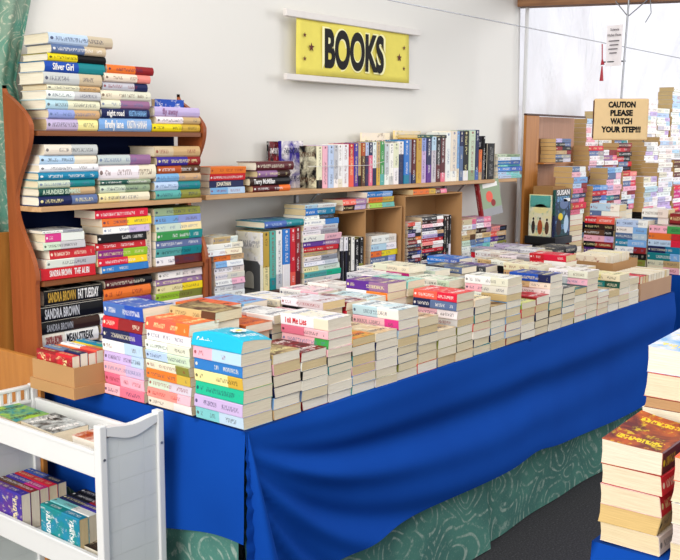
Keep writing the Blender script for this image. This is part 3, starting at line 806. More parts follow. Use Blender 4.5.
fstack("the first box's roof pile", GB, bx[3]+.0008, YL+.002, ['blu/lbl:7@367-392', 'org/mus:7@368-393', 'lim/gtl:6.5@369-394'], kind='softcover', W=.125, scale=.0037, jit=.015)
# board carrying the first pile
x0 = at(341, 214, 1, YL)[0]
m = MB(); m.box(x0, bx[0]-.001, YL, 2.885, bx[3]-.012, bx[3]-.002); m.box(x0+.02, bx[0]-.02, 2.86, 2.872, RZ2+.001, bx[3]-.012)
tag(m.build('shelf_board', M_CARD3), 'narrow brown ledge beside the first cardboard box, above the black and white spines', 'shelf').name = 'ledge'
fstack("the ledge pile", GB, bx[3]-.001, YL+.003, ['cor/mau:7@343-366.3', 'dbr/lav:6.5@344-366.5'], kind='softcover', W=.125, scale=.0037, jit=.01)
fstack("the roof of the two-stack box", GB, b2[3]+.0008, YL+.002, ['org/mus:7@414-436'], kind='softcover', W=.13, scale=.0037, jit=.02, labelfn=lambda i, a, b: 'orange and mustard softcover lying on the roof of the two-stack box')
fstack("the roof of the two-stack box", GB, b2[3]+.0008, YL+.004, ['mar/ros:6@437-447'], kind='softcover', W=.13, scale=.0037, jit=.02, labelfn=lambda i, a, b: 'small maroon softcover on the box roof beside the orange one') 
its1 = ['cor/wht:4.5', 'blk/wht:4.5', 'nav/wht:4.5', 'lav/blk:4.5', 'brn/org:4.5', 'dre/wht:4.5', 'blk/nav:4.5', 'brn/dre:4.5', 'nav/roy:4.5', 'blk/wht:4.5', 'nav/dre:4.5', 'dgy/nav:4.5', 'blk/mar:4.5']
its2 = ['blk/wht:4.5', 'dbr/sal:4.5', 'pnk/wht:4.5', 'nav/blk:4.5', 'wht/tan:4.5', 'lav/nav:4.5', 'red/red:4.5', 'sal/wht:4.5', 'dbr/wht:4.5', 'crs/red:4.5', 'nav/blk:4.5', 'blk/dre:4.5', 'wht/nav:4.5', 'nav/den:4.5']
fstack("the two-stack box's first stack", GB, b2[2]+.0008, YL+.012, [s+'@407.5-420.5' for s in its1], kind='pocket', W=.11, total=at(414, 223, 1, YL)[2]-b2[2], jit=.008)
fstack("the two-stack box's second stack", GB, b2[2]+.0008, YL+.012, [s+'@422-443' for s in its2], kind='pocket', W=.11, total=at(432, 217, 1, YL)[2]-b2[2], jit=.008)
standing(['blk/dre:444.3-446.8^217', 'dbr/blk:447-449.5^216', 'blk/wht:449.8-451.5^215'], YL+.012, b2[2], "the two-stack box", GB, kind='pocket', W=.11)
for (a, b, yt, nm, its) in ((461.8, 475, 219.5, 'first', ['bei/ros:4.5', 'wht/lav:4.5', 'ivo/tan:4.5', 'tan/brn:4.5', 'pgr/slt:4.5', 'wht/lbl:4.5', 'wht/pgr:4.5', 'lgr/wht:4.5']),
                         (475.6, 490, 217, 'middle', ['mau/ros:4.5', 'wht/pnk:4.5', 'dbr/mau:4.5', 'crm/tan:4.5', 'slt/lbl:4.5', 'lbl/aqu:4.5', 'wht/pgr:4.5', 'pgr/crm:4.5']),
                         (490.6, 506, 226, 'last', ['sal/blk:5', 'cor/tan:5', 'pur/nav:5', 'crm/olv:5', 'gry/slt:5', 'lav/wht:5'])):
    x1 = at(b, 240, 1, YL)[0]
    fstack("the %s stack past the boxes" % nm, 'small paperback stacks past the boxes', RZ2 if x1 < 4.4 else RZ2, YL, ['%s@%.1f-%.1f' % (s, a, b) for s in its], kind='pocket', W=.11, total=at((a+b)/2, yt, 1, YL)[2]-RZ2, jit=.01)
# extra riser length under the last stacks
m = MB(); m.box(4.405, xr2+.1, YL-.02, 2.895, TZ+.004, RZ2-.001, .004); o_ = world_child(m, 'cloth_cover', M_BLUE, rz_)
xa, xb = at(478, 205, 1, 2.78)[0], at(497, 205, 1, 2.78)[0]
zt = at(485, 219, 1, 2.78)[2]
fo = book('hardback_book', 'red spined hardback standing face out on the small stacks past the boxes', GB, 'face', Vector((xa-.01, 2.79, max(zt, .985)+.108)), .20, .165, .034, 'dre', 'dre', 'wht', hard=True, style=.3, extra=Matrix.Rotation(-.12, 4, 'X') @ Matrix.Rotation(-.12, 4, 'Y') @ Matrix.Rotation(-.25, 4, 'Z'))
FO = [c for c in fo.children if c.name.startswith('cover')][0]
# ------------------------------------------------------------------ paperbacks stacked on the front of the blue table
random.seed(44)
ROWY = [1.632, 1.823, 2.012, 2.20, 2.395]
PT = .0272
HID = []      # books nobody can tell apart under the visible ones
def cstack(row, px, py, tops, where, group, full=True, W=.107, L=.175, pagesv=None, lowest=None, jit=.03):
    """spines towards the table end; px, py: the near top corner between spine and pages as the photo shows it"""
    y0 = ROWY[row]
    q = at(px, py, 1, y0); X, zt = q[0], q[2]
    h = zt-TZ-.003
    toks = list(tops)
    need = h/PT
    if full:
        while len(toks) < round(need): toks.append(random.choice(['wht', 'crm', 'lbl', 'dre', 'nav', 'gry', 'tan', 'blk', 'pnk', 'tea', 'red', 'slt', 'olv', 'wht', 'ivo'])+':%.1f' % random.uniform(8.6, 10.4))
        stack(where, group, 'end', toks, .0028, (X, y0+L/2, TZ+.003), W=W, L=L, total=h, jit=jit, yjit=.003, page=pagesv, labelfn=lambda i, a, b: lab_for(i, a, b, where, i < len(tops)))
    else:
        Th = sum(cols(t)[2] for t in toks)*.0028
        Th = min(Th, h-.001)
        stack(where, group, 'end', toks, .0028, (X, y0+L/2, zt-Th), W=W, L=L, total=Th, jit=jit, yjit=.004, labelfn=lambda i, a, b: lab_for(i, a, b, where, True))
        n = max(1, round((h-Th)/PT)); t_ = (h-Th)/n
        for k in range(n): HID.append((X, y0+.088, TZ+.003+k*t_, t_))
    return X, zt
def lab_for(i, a, b, where, seen):
    ordw = 'on top of' if i == 0 else ORD[i]+' from top in'
    return ('%s paperback, %s %s' % (cname(a, b), ordw, where)) if seen else ('bare-edged paperback, %s %s' % (ordw, where))
GF = 'paperbacks stacked along the front edge of the blue table'
# corner stack and the two behind it along the table end
def endstack(row, items, zt, where, W=.107):
    X = XL+.003; y0 = ROWY[row]
    return stack(where, GF, 'end', items, .0028, (X, y0+.088, TZ+.003), W=W, L=.176, total=zt-TZ-.003, jit=.012, yjit=.004)
z1 = at(236, 344, 1, ROWY[0])[2]
ob = endstack(0, ['pnk/pbl:10', 'blu/blu:9.5', 'pyl/mus:10', 'emr/emr:11', 'lav/lav:10.5', 'aqu/pbl:10'], at(237, 356, 1, ROWY[0])[2], "the stack on the blue table's corner")
tb = book('paperback_book', "turquoise paperback with daisies, curled on top of the stack on the table's corner", GF, 'end', Vector((XL+.002, ROWY[0]+.09, at(237, 356, 1, ROWY[0])[2]+.0005)), .178, .108, .031, 'trq', 'trq', 'wht', bend=.012, curl=-.012, skew=.008, extra=rz_about(.02), style=.9, text=[('Catherine', .1, .42, 'wht')])
endstack(1, ['cor/org:12', 'wht/wht:11', 'wht/ivo:10', 'pbl/pgr:10', 'ivo/olv:9.5', 'org/mus:10', 'pgr/lgr:10', 'sal/pnk:9.5', 'ivo/wht:9.5'], at(190, 325, 1, ROWY[1])[2], "the stack behind the corner stack")
endstack(2, ['den/roy:12', 'red/dre:10', 'nav/vio:10', 'wht/pbl:10', 'lav/pbl:9.5', 'pnk/lav:9.5', 'ros/pnk:10', 'pnk/ros:9'], at(146, 308, 1, ROWY[2])[2], "the table end's third stack", )
# daisies printed on the turquoise cover
cov = [c for c in tb.children if c.name.startswith('cover')][0]
def flower(cx, cy, r, z, name, par):
    m = MB(); n = 9
    for k in range(n):
        a = 2*PI*k/n; d = Vector((math.cos(a), math.sin(a), 0)); p = Vector((-d.y, d.x, 0))
        c0 = Vector((cx, cy, z)); pts = [c0+d*r*.25+p*r*.12, c0+d*r*.7+p*r*.26, c0+d*r+p*r*.05, c0+d*r-p*r*.05, c0+d*r*.7-p*r*.26, c0+d*r*.25-p*r*.12]
        m.bm.faces.new([m.bm.verts.new(q) for q in pts])
    o = m.build(name, tmat('wht'), par)
    m = MB(); m.cyl((cx, cy, z+.0001), (cx, cy, z+.0006), r*.32, 12); m.build('daisy_centre', tmat('yel'), par)
flower(.03, .05, .025, .0452, 'daisy_print', cov)

front_tops = [  # column index from the corner, px, py, visible spines
 (2, 266, 357, ['brn/tan:9']), (3, 295, 355, ['dbr/dre:9']),
 (4, 320, 322, ['wht/ivo:12!Tell Me Lies|.08|.55|red', 'ros/pnk:9', 'pnk/grn:10', 'wht/pnk:8']), (5, 346, 341, ['org/mus:8']), (6, 368, 336, ['tan/crm:9']),
 (7, 387, 313, ['pbl/wht:12', 'pnk/hot:11', 'slt/pbl:9']), (8, 408, 322, ['ivo/tan:9']), (9, 428.5, 334, ['crm/tan:9']),
 (10, 443, 297.5, ['cor/crs:10', 'nav/slt:10', 'pnk/wht:10', 'wht/lgr:9']), (11, 465, 303, ['pyl/crm:8']), (12, 483, 309, ['tan/brn:9']),
 (13, 494.5, 282, ['wht/ivo:11', 'pnk/ivo:10', 'wht/tan:9']), (14, 509, 307, ['pyl/lim:8', 'mag/crs:11', 'tea/wht:9']), (15, 523.5, 301, ['crs/dre:9', 'wht/red:9']),
 (16, 536.5, 279, ['roy/nav:10', 'tan/crm:8']), (17, 550.5, 292, ['blk/dgy:9', 'nav/blk:9']), (18, 566, 292, ['dgr/tea:9', 'pgr/wht:9', 'ivo/crm:9', 'red/crs:10']),
 (19, 579, 274, ['wht/ivo:10', 'lgr/pnk:9']), (20, 594, 294, ['pbl/wht:9']), (21, 604, 293, ['crm/tan:9']), (22, 614.5, 277, ['pyl/crm:9', 'tea/dgr:10', 'wht/pgr:8']), (23, 622.5, 281, ['tan/ivo:9'])]
XCOL = {}
for c, px, py, tops in front_tops:
    X = XL+.003+.1085*(c-1)+.004
    XCOL[c] = X
    # keep the column on its pitch; take only the height from the photo
    q = at(px, py, 1, ROWY[0]); zt = q[2]
    px2 = proj((X, ROWY[0], zt))[0]
    where = 'the front edge\'s %s stack' % ordn(c-1)
    cstack(0, px2, proj((X, ROWY[0], zt))[1], tops, where, GF, True, W=.1065, pagesv=None)
# later rows: only their tops show
GR = 'paperbacks in the rows behind the front stacks'
later = [
 (1, 214, 313, ['tan/brn:10'], 1.70), (1, 246, 326, ['org/dor:9'], 0), (1, 269, 317, ['lgr/wht:9!Crusie|.1|.4|red'], 0), (1, 299, 318, ['wht/red:9'], 0), (1, 322, 303, ['wht/lgr:9'], 0),
 (1, 341, 304, ['wht/dre:9', 'red/crs:9', 'wht/grn:8'], 0), (1, 362, 301, ['pbl/wht:9'], 0), (1, 380, 285.5, ['pur/mau:11', 'wht/org:9', 'lav/wht:8'], 0), (1, 402, 283, ['pgr/aqu:9', 'tan/crm:9'], 0), (1, 421, 290, ['crm/ivo:9'], 0),
 (1, 450, 281, ['wht/pgr:11'], 0), (1, 470, 287, ['ivo/crm:9'], 0), (1, 487, 283, ['gry/wht:9'], 0), (1, 507, 282, ['tan/bei:9'], 0), (1, 541, 266, ['crm/ivo:11', 'tan/crm:9'], 0),
 (1, 566, 256, ['red/crs:10', 'red/wht:8', 'wht/crm:9'], 0), (1, 586, 268, ['wht/crm:9'], 0),
 (2, 217, 308, ['org/cor:8'], 0), (2, 243, 304, ['per/lbl:10'], 0), (2, 281, 300, ['wht/crm:9'], 0), (2, 318, 293, ['wht/pnk:10'], 0), (2, 346, 287, ['wht/lgr:9'], 0), (2, 384, 277, ['lgr/wht:9'], 0),
 (2, 409, 267, ['ivo/crm:9', 'wht/mag:9', 'crm/tan:8'], 0), (2, 436, 271, ['wht/pgr:9'], 0), (2, 462, 268, ['dgy/slt:9'], 0), (2, 486, 267, ['pur/dgy:10', 'crm/wht:8'], 0), (2, 512, 262, ['tan/wht:8'], 0), (2, 534, 258, ['wht/gry:8'], 0),
 (3, 392, 270, ['wht/crm:8'], 0), (3, 460, 259, ['blu/den:9'], 0), (3, 507, 253.5, ['wht/ivo:11', 'crm/org:8'], 0), (3, 536, 250, ['lgr/wht:8'], 0),
 (4, 500, 250, ['gry/lav:8'], 0), (4, 523, 246.5, ['lav/gry:9'], 0),
]
cnt = {}
rown = {1: 'second', 2: 'third', 3: 'fourth', 4: 'fifth'}
prev = {}
for r, px, py, tops, X in sorted(later, key=lambda s: (s[0], s[1])):
    k = cnt.get(r, 0); cnt[r] = k+1
    q = at(px, py, 1, ROWY[r])
    # keep clear of the neighbour before it
    if r in prev and q[0] < prev[r]+.109:
        q = Vector((prev[r]+.109, q[1], q[2]))
    prev[r] = q[0]
    p2 = proj((q[0], ROWY[r], q[2]))
    cstack(r, p2[0], p2[1], tops, 'the %s row\'s %s stack' % (rown[r], ordn(k)), GR, False, W=.106, jit=.05)
# ------------------------------------------------------------------ the sign and the wire
random.seed(55)
sx0, sx1 = 3.21, 4.065
sg = thing('banner_sign', 'yellow cloth banner reading BOOKS hung between two white battens on the wall', 'sign', ((sx0+sx1)/2, 2.895, 1.85))
def banner(u, v):
    return (sx0+(sx1-sx0)*u, 2.884+.004*math.sin(u*9+v*2), 1.985-.255*v)
m = MB(); m.grid(banner, 24, 8); o = world_child(m, 'banner_cloth', plain('yellow_cloth', 'e6d868', .75, .1), sg, smooth=True)
md = o.modifiers.new('thick', 'SOLIDIFY'); md.thickness = .002
for z0, z1 in ((1.972, 2.004), (1.70, 1.728)):
    m = MB(); m.box(3.13, 4.155, 2.872, 2.892, z0, z1, .003); world_child(m, 'batten', plain('white_painted_batten', 'dcd6d0', .45), sg)
inv = sg.matrix_world.inverted()
halo, inkb = plain('pale_yellow_halo', 'f6f0b8', .7), plain('black_print', '0c0908', .7)
halo_m = inv @ Matrix.Translation((3.622, 2.8785, 1.846)) @ Matrix.Rotation(PI/2, 4, 'X')
text_mesh('lettering_outline', 'BOOKS', .232, halo, sg, halo_m, embold=.0165, fit=.485, depth=.0003, res=8)
text_mesh('lettering', 'BOOKS', .232, inkb, sg, inv @ Matrix.Translation((3.622, 2.8775, 1.846)) @ Matrix.Rotation(PI/2, 4, 'X'), embold=.0095, fit=.452, depth=.0003, res=8)
def star(cx, cz, r, mat, par, y=2.8785):
    m = MB(); pts = []
    for k in range(10):
        a = PI/2+k*PI/5; rr = r if k % 2 == 0 else r*.42; pts.append((cx+rr*math.cos(a), cz+rr*math.sin(a)))
    m.prism(pts, 1, y, y+.0006); world_child(m, 'printed_star', mat, par)
st = plain('dark_red_print', '5c1c14', .6)
for cx in (3.305, 3.98):
    star(cx, 1.852, .021, st, sg); star(cx-.045 if cx < 3.6 else cx+.04, 1.903, .012, st, sg); star(cx-.045 if cx < 3.6 else cx+.04, 1.80, .012, st, sg)
m = MB()
pts = [(-1.2, 2.5, 2.046), (11.5, 2.5, 2.012)]
m.cyl(pts[0], pts[1], .0028, 6)
tag(m.build('cable', M_METAL), 'thin taut cable stretched across in front of the white tarps', 'cable')

# ------------------------------------------------------------------ caution sign on its rod
cs = thing('caution_sign', 'tan caution sign hanging from a thin rod above the far books', 'sign', (5.2, 2.222, 1.44))
rot = Matrix.Translation((5.2, 2.222, 0)) @ Matrix.Rotation(-1.08, 4, 'Z') @ Matrix.Translation((-5.2, -2.222, 0))
# board faces the camera side, a little turned
m = MB(); m.box(5.2-.147, 5.2+.150, 2.217, 2.229, 1.447, 1.678, .008, seg=2); bmesh.ops.transform(m.bm, matrix=rot, verts=m.bm.verts)
world_child(m, 'board', plain('tan_board', 'f0cf9a', .55), cs)
m = MB(); m.box(5.2-.151, 5.2-.142, 2.2165, 2.2295, 1.455, 1.67, .004); bmesh.ops.transform(m.bm, matrix=rot, verts=m.bm.verts); world_child(m, 'edge_strip', plain('brown_edge', '5a3424', .6), cs)
inv = cs.matrix_world.inverted()
for i, (s, wd_) in enumerate((('CAUTION', .148), ('PLEASE', .122), ('WATCH', .118), ('YOUR STEP!!!', .215))):
    z = 1.643-.046*i
    text_mesh('lettering', s, .043, inkb, cs, inv @ rot @ Matrix.Translation((5.205, 2.2155, z)) @ Matrix.Rotation(PI/2, 4, 'X'), embold=.0024, fit=wd_, depth=.0004)
hr = thing('hanging_rod', 'thin metal rod hanging from the wooden beam with a wire hook', 'rod', (5.2, 2.222, 1.68))
m = MB(); m.cyl((5.2, 2.222, 1.679), (5.24, 2.222, 2.22), .006, 8); world_child(m, 'rod', M_METAL, hr)
m = MB(); m.tube([(5.24, 2.30, 2.22), (5.238, 2.222, 2.13), (5.24, 2.09, 2.23)], .003, 6); m.tube([(5.238, 2.10, 2.22), (5.238, 2.09, 2.14), (5.238, 2.12, 2.09)], .0025, 6); world_child(m, 'wire_hook', M_METAL, hr)
m = MB(); m.cyl((5.212, 2.345, 1.885), (5.215, 2.215, 1.885), .004, 8); world_child(m, 'clip_arm', M_DGREY, hr)
nt_ = thing('paper_notice', 'small white paper notice clipped to the hanging rod', 'notice', (5.21, 2.28, 1.86))
def nfn(u, v): return (5.208+.006*math.sin(u*5), 2.328-.095*u, 2.085-.225*v)
m = MB(); m.grid(nfn, 8, 8); o = world_child(m, 'sheet', plain('white_paper', 'f0eaec', .7), nt_)
md = o.modifiers.new('thick', 'SOLIDIFY'); md.thickness = .001
inv = nt_.matrix_world.inverted(); fx = Matrix(((0, 0, -1), (-1, 0, 0), (0, 1, 0))).to_4x4()
ink2 = plain('grey_print', '6a6268', .7)
for i, (s, w_) in enumerate((('Science', .05), ('Kitchen House', .08), ('Sunday hours', .075), ('9 to 5', .05))):
    text_mesh('printed_line', s, .02, ink2, nt_, inv @ Matrix.Translation((5.2005, 2.28, 2.06-.03*i-(.01 if i > 1 else 0))) @ fx, embold=.0004, fit=w_) if i < 2 else None
for i in range(4):
    m = MB(); m.box(5.2002, 5.2008, 2.25+.004*i, 2.312-.006*(i % 2), 1.995-.022*i, 2.001-.022*i); world_child(m, 'printed_line', ink2, nt_)
m = MB(); m.cyl((5.205, 2.348, 1.90), (5.205, 2.352, 1.985), .0035, 8); m.cyl((5.205, 2.344, 1.87), (5.205, 2.348, 1.90), .012, 8, .004); m.cyl((5.205, 2.347, 1.862), (5.205, 2.347, 1.78), .004, 8, .012) 
tag(m.build('red_tassel', plain('red_plastic', 'a81c30', .4)), 'red tassel hanging beside the white paper notice', 'tassel')

# ------------------------------------------------------------------ trays of books on the long table
def tray(name, label, x0, x1, y0, y1, z0, h, mat, lip=None, notch=True):
    b = thing(name, label, 'box', ((x0+x1)/2, (y0+y1)/2, z0)); t_ = .004
    m = MB(); m.box(x0, x1, y0, y1, z0, z0+t_); world_child(m, 'bottom_panel', mat, b)
    for a in ((x0, x0+t_, y0, y1), (x1-t_, x1, y0, y1), (x0+t_, x1-t_, y0, y0+t_), (x0+t_, x1-t_, y1-t_, y1)):
        m = MB(); m.box(*a, z0+t_, z0+h); world_child(m, 'side_panel', mat, b)
    if lip:
        for a in ((x0-.006, x0-.0005, y0-.006, y1+.006), (x1+.0005, x1+.006, y0-.006, y1+.006), (x0-.0005, x1+.0005, y0-.006, y0-.0005), (x0-.0005, x1+.0005, y1+.0005, y1+.006)):
            m = MB(); m.box(*a, z0, z0+lip); world_child(m, 'lower_sleeve', mat, b)
    return b
# tray of upright paperbacks behind the front stacks
tray('cardboard_tray', 'brown cardboard tray of upright pale paperbacks behind the front stacks', 4.30, 4.60, 1.84, 2.10, TZ+.0035, .14, M_CARD)
n = 9
AXES['pages_up'] = (Vector((0, 1, 0)), Vector((0, 0, 1)))
for i in range(n):
    xx = 4.306+i*.0322
    book('paperback_book', '%s of the pale paperbacks standing edge up in the middle cardboard tray' % ordn(i), 'upright paperbacks in the cardboard tray', 'pages_up', Vector((xx, 1.97, TZ+.009)), .176, .165+random.uniform(-.004, .004), .0305, random.choice(['wht', 'crm', 'pyl', 'ivo']), None, page=random.choice(PAGES[:3]), extra=rz_about(random.uniform(-.02, .02)))
tray('cardboard_tray', 'pinkish cardboard tray at the end of the long table holding red books', 4.14, 4.515, 1.634, 1.815, TZ+.0035, .08, M_CARD2)
for i, c in enumerate(['org/red', 'red/crs', 'red/dre', 'crm/tan', 'crm/wht', 'ivo/tan', 'wht/crm', 'tan/bei', 'crm/wht', 'wht/ivo', 'crm/ivo']):
    xx = 4.146+i*.0327
    a, b = c.split('/')
    book('paperback_book', '%s paperback standing %s in the pinkish end tray' % (cname(a, b), ordn(i)), 'paperbacks in the end tray', 'pages_up' if i > 2 else 'spine_up', Vector((xx, 1.724, TZ+.009 if i > 2 else TZ+.009+.106)), .165, .105, .0305, a, b)
# two tier box at the table corner
tray('cardboard_box', 'shallow brown cardboard box of spine-up books overhanging the table corner', 1.516, 1.692, 2.19, 2.392, TZ+.0035, .088, M_CARD, lip=.032)
for i, (a, b) in enumerate([('dre', 'red'), ('slt', 'nav'), ('org', 'red'), ('wht', 'cor'), ('yel', 'mus'), ('tbl', 'tea')]):
    xx = 1.522+i*.0272
    book('paperback_book', '%s paperback standing spine up, %s from the aisle in the corner box' % (cname(a, b), ordn(i)), 'paperbacks in the corner box', 'spine_up', Vector((xx, 2.292, TZ+.009+.112+.004*(i % 2))), .172, .112, .0252, a, b, extra=Matrix.Rotation(.0, 4, 'Y'))

# ------------------------------------------------------------------ black lying books and the display by the wall end
fstack("the black pair by the display stand", 'dark books by the display', TZ+.075, 2.30, ['blk/dgy:9@553-577', 'dgy/blk:8@551-577'], kind='hardback', W=.15, scale=.0045, jit=.02)
DX, DY = 5.16, 2.575
q0 = at(524, 243, 0, DX); ye = q0[1]
x2 = 5.39
zb_ = at(555, 238, 0, DX)[2]
ds = thing('display_stand', 'black topped display stand showing two picture books face out', 'stand', (DX+.1, DY+.1, TZ))
m = MB(); m.box(DX, x2, DY, ye, zb_-.045, zb_, .004); world_child(m, 'base', M_BLACK, ds)
m = MB(); m.box(DX+.03, x2-.03, DY+.03, ye-.03, TZ+.0005, zb_-.046); world_child(m, 'plinth', M_BLACK, ds)
m = MB(); m.box(DX+.04, x2-.03, DY+.045, ye-.03, zb_+.001, zb_+.30); world_child(m, 'core', M_CARD3, ds)
gl = NT('clear_acrylic'); gl.b.inputs['Transmission Weight'].default_value = 1; gl.b.inputs['IOR'].default_value = 1.05; M_ACR = gl.base((1, 1, 1, 1), .05, .4)
zt = at(540, 190, 0, DX)[2]
m = MB(); m.box(DX+.001, DX+.003, DY+.003, ye-.003, zb_+.001, zt-.02); world_child(m, 'clear_panel', M_ACR, ds)
yb1, yb0 = at(529, 215, 0, DX+.02)[1], at(552, 215, 0, DX+.02)[1]
h1 = at(540, 195, 0, DX+.02)[2]-zb_
b1 = book('hardback_book', 'yellow picture book with brown figures face out on the display stand', 'picture books on the display stand', 'face_end', Vector((DX+.033, yb1, zb_+.002+h1/2)), h1, yb1-yb0, .018, 'pyl', 'crm', 'gtl', hard=True, style=0)
cvr = [c for c in b1.children if c.name.startswith('cover')][0]
def decal(par, L_, W_, T_, rects):
    for (u0, u1, v0, v1, k, nm, el) in rects:
        m = MB(); cx, cy, a, b = (u0+u1)/2*L_-L_/2, (v0+v1)/2*W_, (u1-u0)/2*L_, (v1-v0)/2*W_
        pts = [(cx+a*math.cos(t), cy+b*math.sin(t)) for t in [2*PI*i/14 for i in range(14)]] if el else [(cx-a, cy-b), (cx+a, cy-b), (cx+a, cy+b), (cx-a, cy+b)]
        m.prism(pts, 2, T_+.0001, T_+.0006); m.build(nm, tmat(k), par)
decal(cvr, h1, yb1-yb0, .018, [(.02, .3, .06, .94, 'gtl', 'printed_sky', 0), (.22, .45, .2, .8, 'pyl', 'printed_glow', 1), (.62, .95, .14, .30, 'dbr', 'printed_figure', 1), (.6, .96, .4, .62, 'dor', 'printed_figure', 1), (.63, .95, .72, .9, 'brn', 'printed_figure', 1), (.55, .62, .18, .26, 'blk', 'printed_figure', 1), (.54, .61, .47, .55, 'blk', 'printed_figure', 1), (.56, .63, .77, .85, 'blk', 'printed_figure', 1)])
xb0, xb1 = DX+.02, x2-.004
h2 = at(562, 190, 1, DY+.02)[2]-zb_
b2_ = book('hardback_book', 'dark green picture book with a yellow figure face out on the display stand', 'picture books on the display stand', 'face', Vector((xb0, DY+.036, zb_+.002+h2/2)), h2, xb1-xb0, .018, 'dgr', 'nav', 'lbl', hard=True, style=0)
cvr = [c for c in b2_.children if c.name.startswith('cover')][0]
decal(cvr, h2, xb1-xb0, .018, [(.0, .13, .03, .97, 'dgy', 'printed_band', 0), (.2, .42, .3, .85, 'slt', 'printed_sky', 1), (.5, .66, .22, .52, 'yel', 'printed_figure', 1), (.62, .98, .12, .45, 'dbr', 'printed_figure', 1), (.55, .95, .6, .9, 'pbl', 'printed_figure', 1), (.19, .26, .55, .95, 'wht', 'printed_label', 0)])
lmx = Matrix.Translation((-h2*.435, (xb1-xb0)*.5, .0188)) @ Matrix.Rotation(PI/2, 4, 'Z')
text_mesh('title_lettering', 'SUSAN', .042, tmat('wht'), cvr, lmx, embold=.001, fit=(xb1-xb0)*.8)

decal(FO, .20, .165, .034, [(.0, 1.0, .08, 1.0, 'sag', 'printed_field', 0)])
decal(FO, .20, .165, .0346, [(.3, .62, .3, .62, 'cor', 'printed_figure', 1), (.55, .75, .5, .72, 'dre', 'printed_figure', 1), (.08, .2, .2, .9, 'wht', 'printed_title', 0), (.78, 1.0, .08, 1.0, 'gry', 'printed_ground', 0)])
# ------------------------------------------------------------------ second table across the gap, its stacks face the gap
random.seed(66)
st2 = thing('side_table', 'second table across the gap under its own blue cloth', 'table', (5.6, 1.9, 0))
m = MB(); m.box(5.135, 6.0, .9, 2.53, TZ-.04, TZ-.006, .003); world_child(m, 'table_top', M_PINE, st2)
for x in (5.22, 5.9):
    for y in (1.0, 2.4):
        m = MB(); m.cyl((x, y, 0), (x, y, TZ-.041), .016, 10); world_child(m, 'leg', M_METAL, st2)
c2 = thing('tablecloth', 'blue cloth on the second table across the gap', 'tablecloth', (5.6, 1.9, TZ))
m = MB()
m.grid(lambda u, v: (5.125+.88*u, .88+1.66*v, TZ-.002), 8, 12)
m.grid(lambda u, v: (5.125-.03*v-.018*math.sin(u*26)*v, .88+1.66*u, TZ-.002-.66*v), 80, 14)
m.grid(lambda u, v: (5.125+.88*u, .88-.02*v, TZ-.002-.6*v), 10, 8)
bmesh.ops.remove_doubles(m.bm, verts=m.bm.verts, dist=.0005)
world_child(m, 'cloth', M_BLUE, c2, smooth=True)
GS = 'paperbacks on the second table facing the gap'
def gapstack(pa, pb, py, pyt, items, where, X=5.14, zb=None):
    ya, yb = at(pa, py, 0, X)[1], at(pb, py, 0, X)[1]
    zt = at((pa+pb)/2, pyt, 0, X)[2]; z0 = zb or TZ
    stack(where, GS, 'end', items, .0045, (X, (ya+yb)/2, z0), W=.107, L=ya-yb-.004, total=zt-z0, jit=.02, yjit=.006)
    return z0
gapstack(583, 613.5, 250, 217, ['red/cor:7', 'blk/dbr:6', 'brn/blk:6', 'pnk/lav:6.5', 'blk/dre:6', 'pur/nav:7', 'nav/vio:7', 'lgr/nav:7'], "the second table's dark stack")
gapstack(614.5, 646.5, 250, 220, ['pbl/wht:8', 'wht/lbl:7', 'slt/pbl:7', 'tbl/lbl:8', 'wht/dre:7', 'mar/blk:7', 'crm/olv:7', 'tan/brn:6'], "the second table's pale blue stack")
gapstack(647.5, 681, 250, 226, ['pnk/grn:8', 'org/red:7', 'pbl/crs:7', 'nav/tbl:7', 'tea/lbl:8', 'crm/tan:7', 'crm/pnk:7'], "the second table's third stack")
gapstack(589, 619, 230, 204, ['pbl/wht:7', 'slt/wht:6', 'blu/wht:6', 'lbl/slt:7', 'wht/crm:7', 'nav/wht:7', 'gry/wht:7', 'lbl/wht:7', 'wht/slt:7'], "the second table's first inner stack", X=5.285)
gapstack(641, 668, 230, 209, ['wht/ivo:8', 'slt/wht:8', 'wht/tan:7', 'lbl/wht:7', 'nav/wht:7', 'wht/crm:7', 'gry/wht:7', 'lbl/pbl:7'], "the second table's middle inner stack", X=5.285)
gapstack(669, 699, 230, 214, ['dre/mar:9', 'mar/brn:9', 'wht/tan:7', 'wht/crm:7', 'nav/wht:7', 'wht/gry:7', 'lbl/wht:7'], "the second table's third inner stack", X=5.285)
q = at(627, 215, 0, 5.30)

# ------------------------------------------------------------------ wooden cabinet and the wall of piled books behind
cb = thing('wooden_cabinet', 'honey brown open wooden cabinet behind the display stand', 'cabinet', (5.5, 2.85, TZ))
cx0, cx1, cx2 = at(525.5, 150, 1, 2.80)[0], at(538.5, 150, 1, 2.80)[0], 5.99
zt = at(530, 113.5, 1, 2.80)[2]
m = MB(); m.box(cx0, cx1, 2.80, 2.818, TZ, zt-.012, .002); world_child(m, 'face_board', M_HONEY, cb)
m = MB(); m.box(cx0+.0, cx2, 2.7985, 2.82, zt-.0115, zt, .002); world_child(m, 'top_panel', M_DARKW, cb)
m = MB(); m.box(cx1+.001, cx2, 2.88, 2.89, TZ, zt-.0125); world_child(m, 'back_panel', wood_mat('pinkish_plywood', '9c6c4c', 'b08060', 4, 2), cb)
z1s = at(556, 162.5, 1, 2.765)[2]
m = MB(); m.box(cx1+.001, at(573, 160, 1, 2.765)[0], 2.76, 2.879, z1s-.008, z1s-.0005, .001); world_child(m, 'shelf', M_HONEY, cb)
st3 = thing('rear_table', 'long rear table buried under the wall of piled books', 'table', (6.8, 2.8, 0))
m = MB(); m.box(5.12, 9.0, 2.56, 3.35, TZ-.05, TZ-.004); world_child(m, 'table_top', M_PINE, st3)
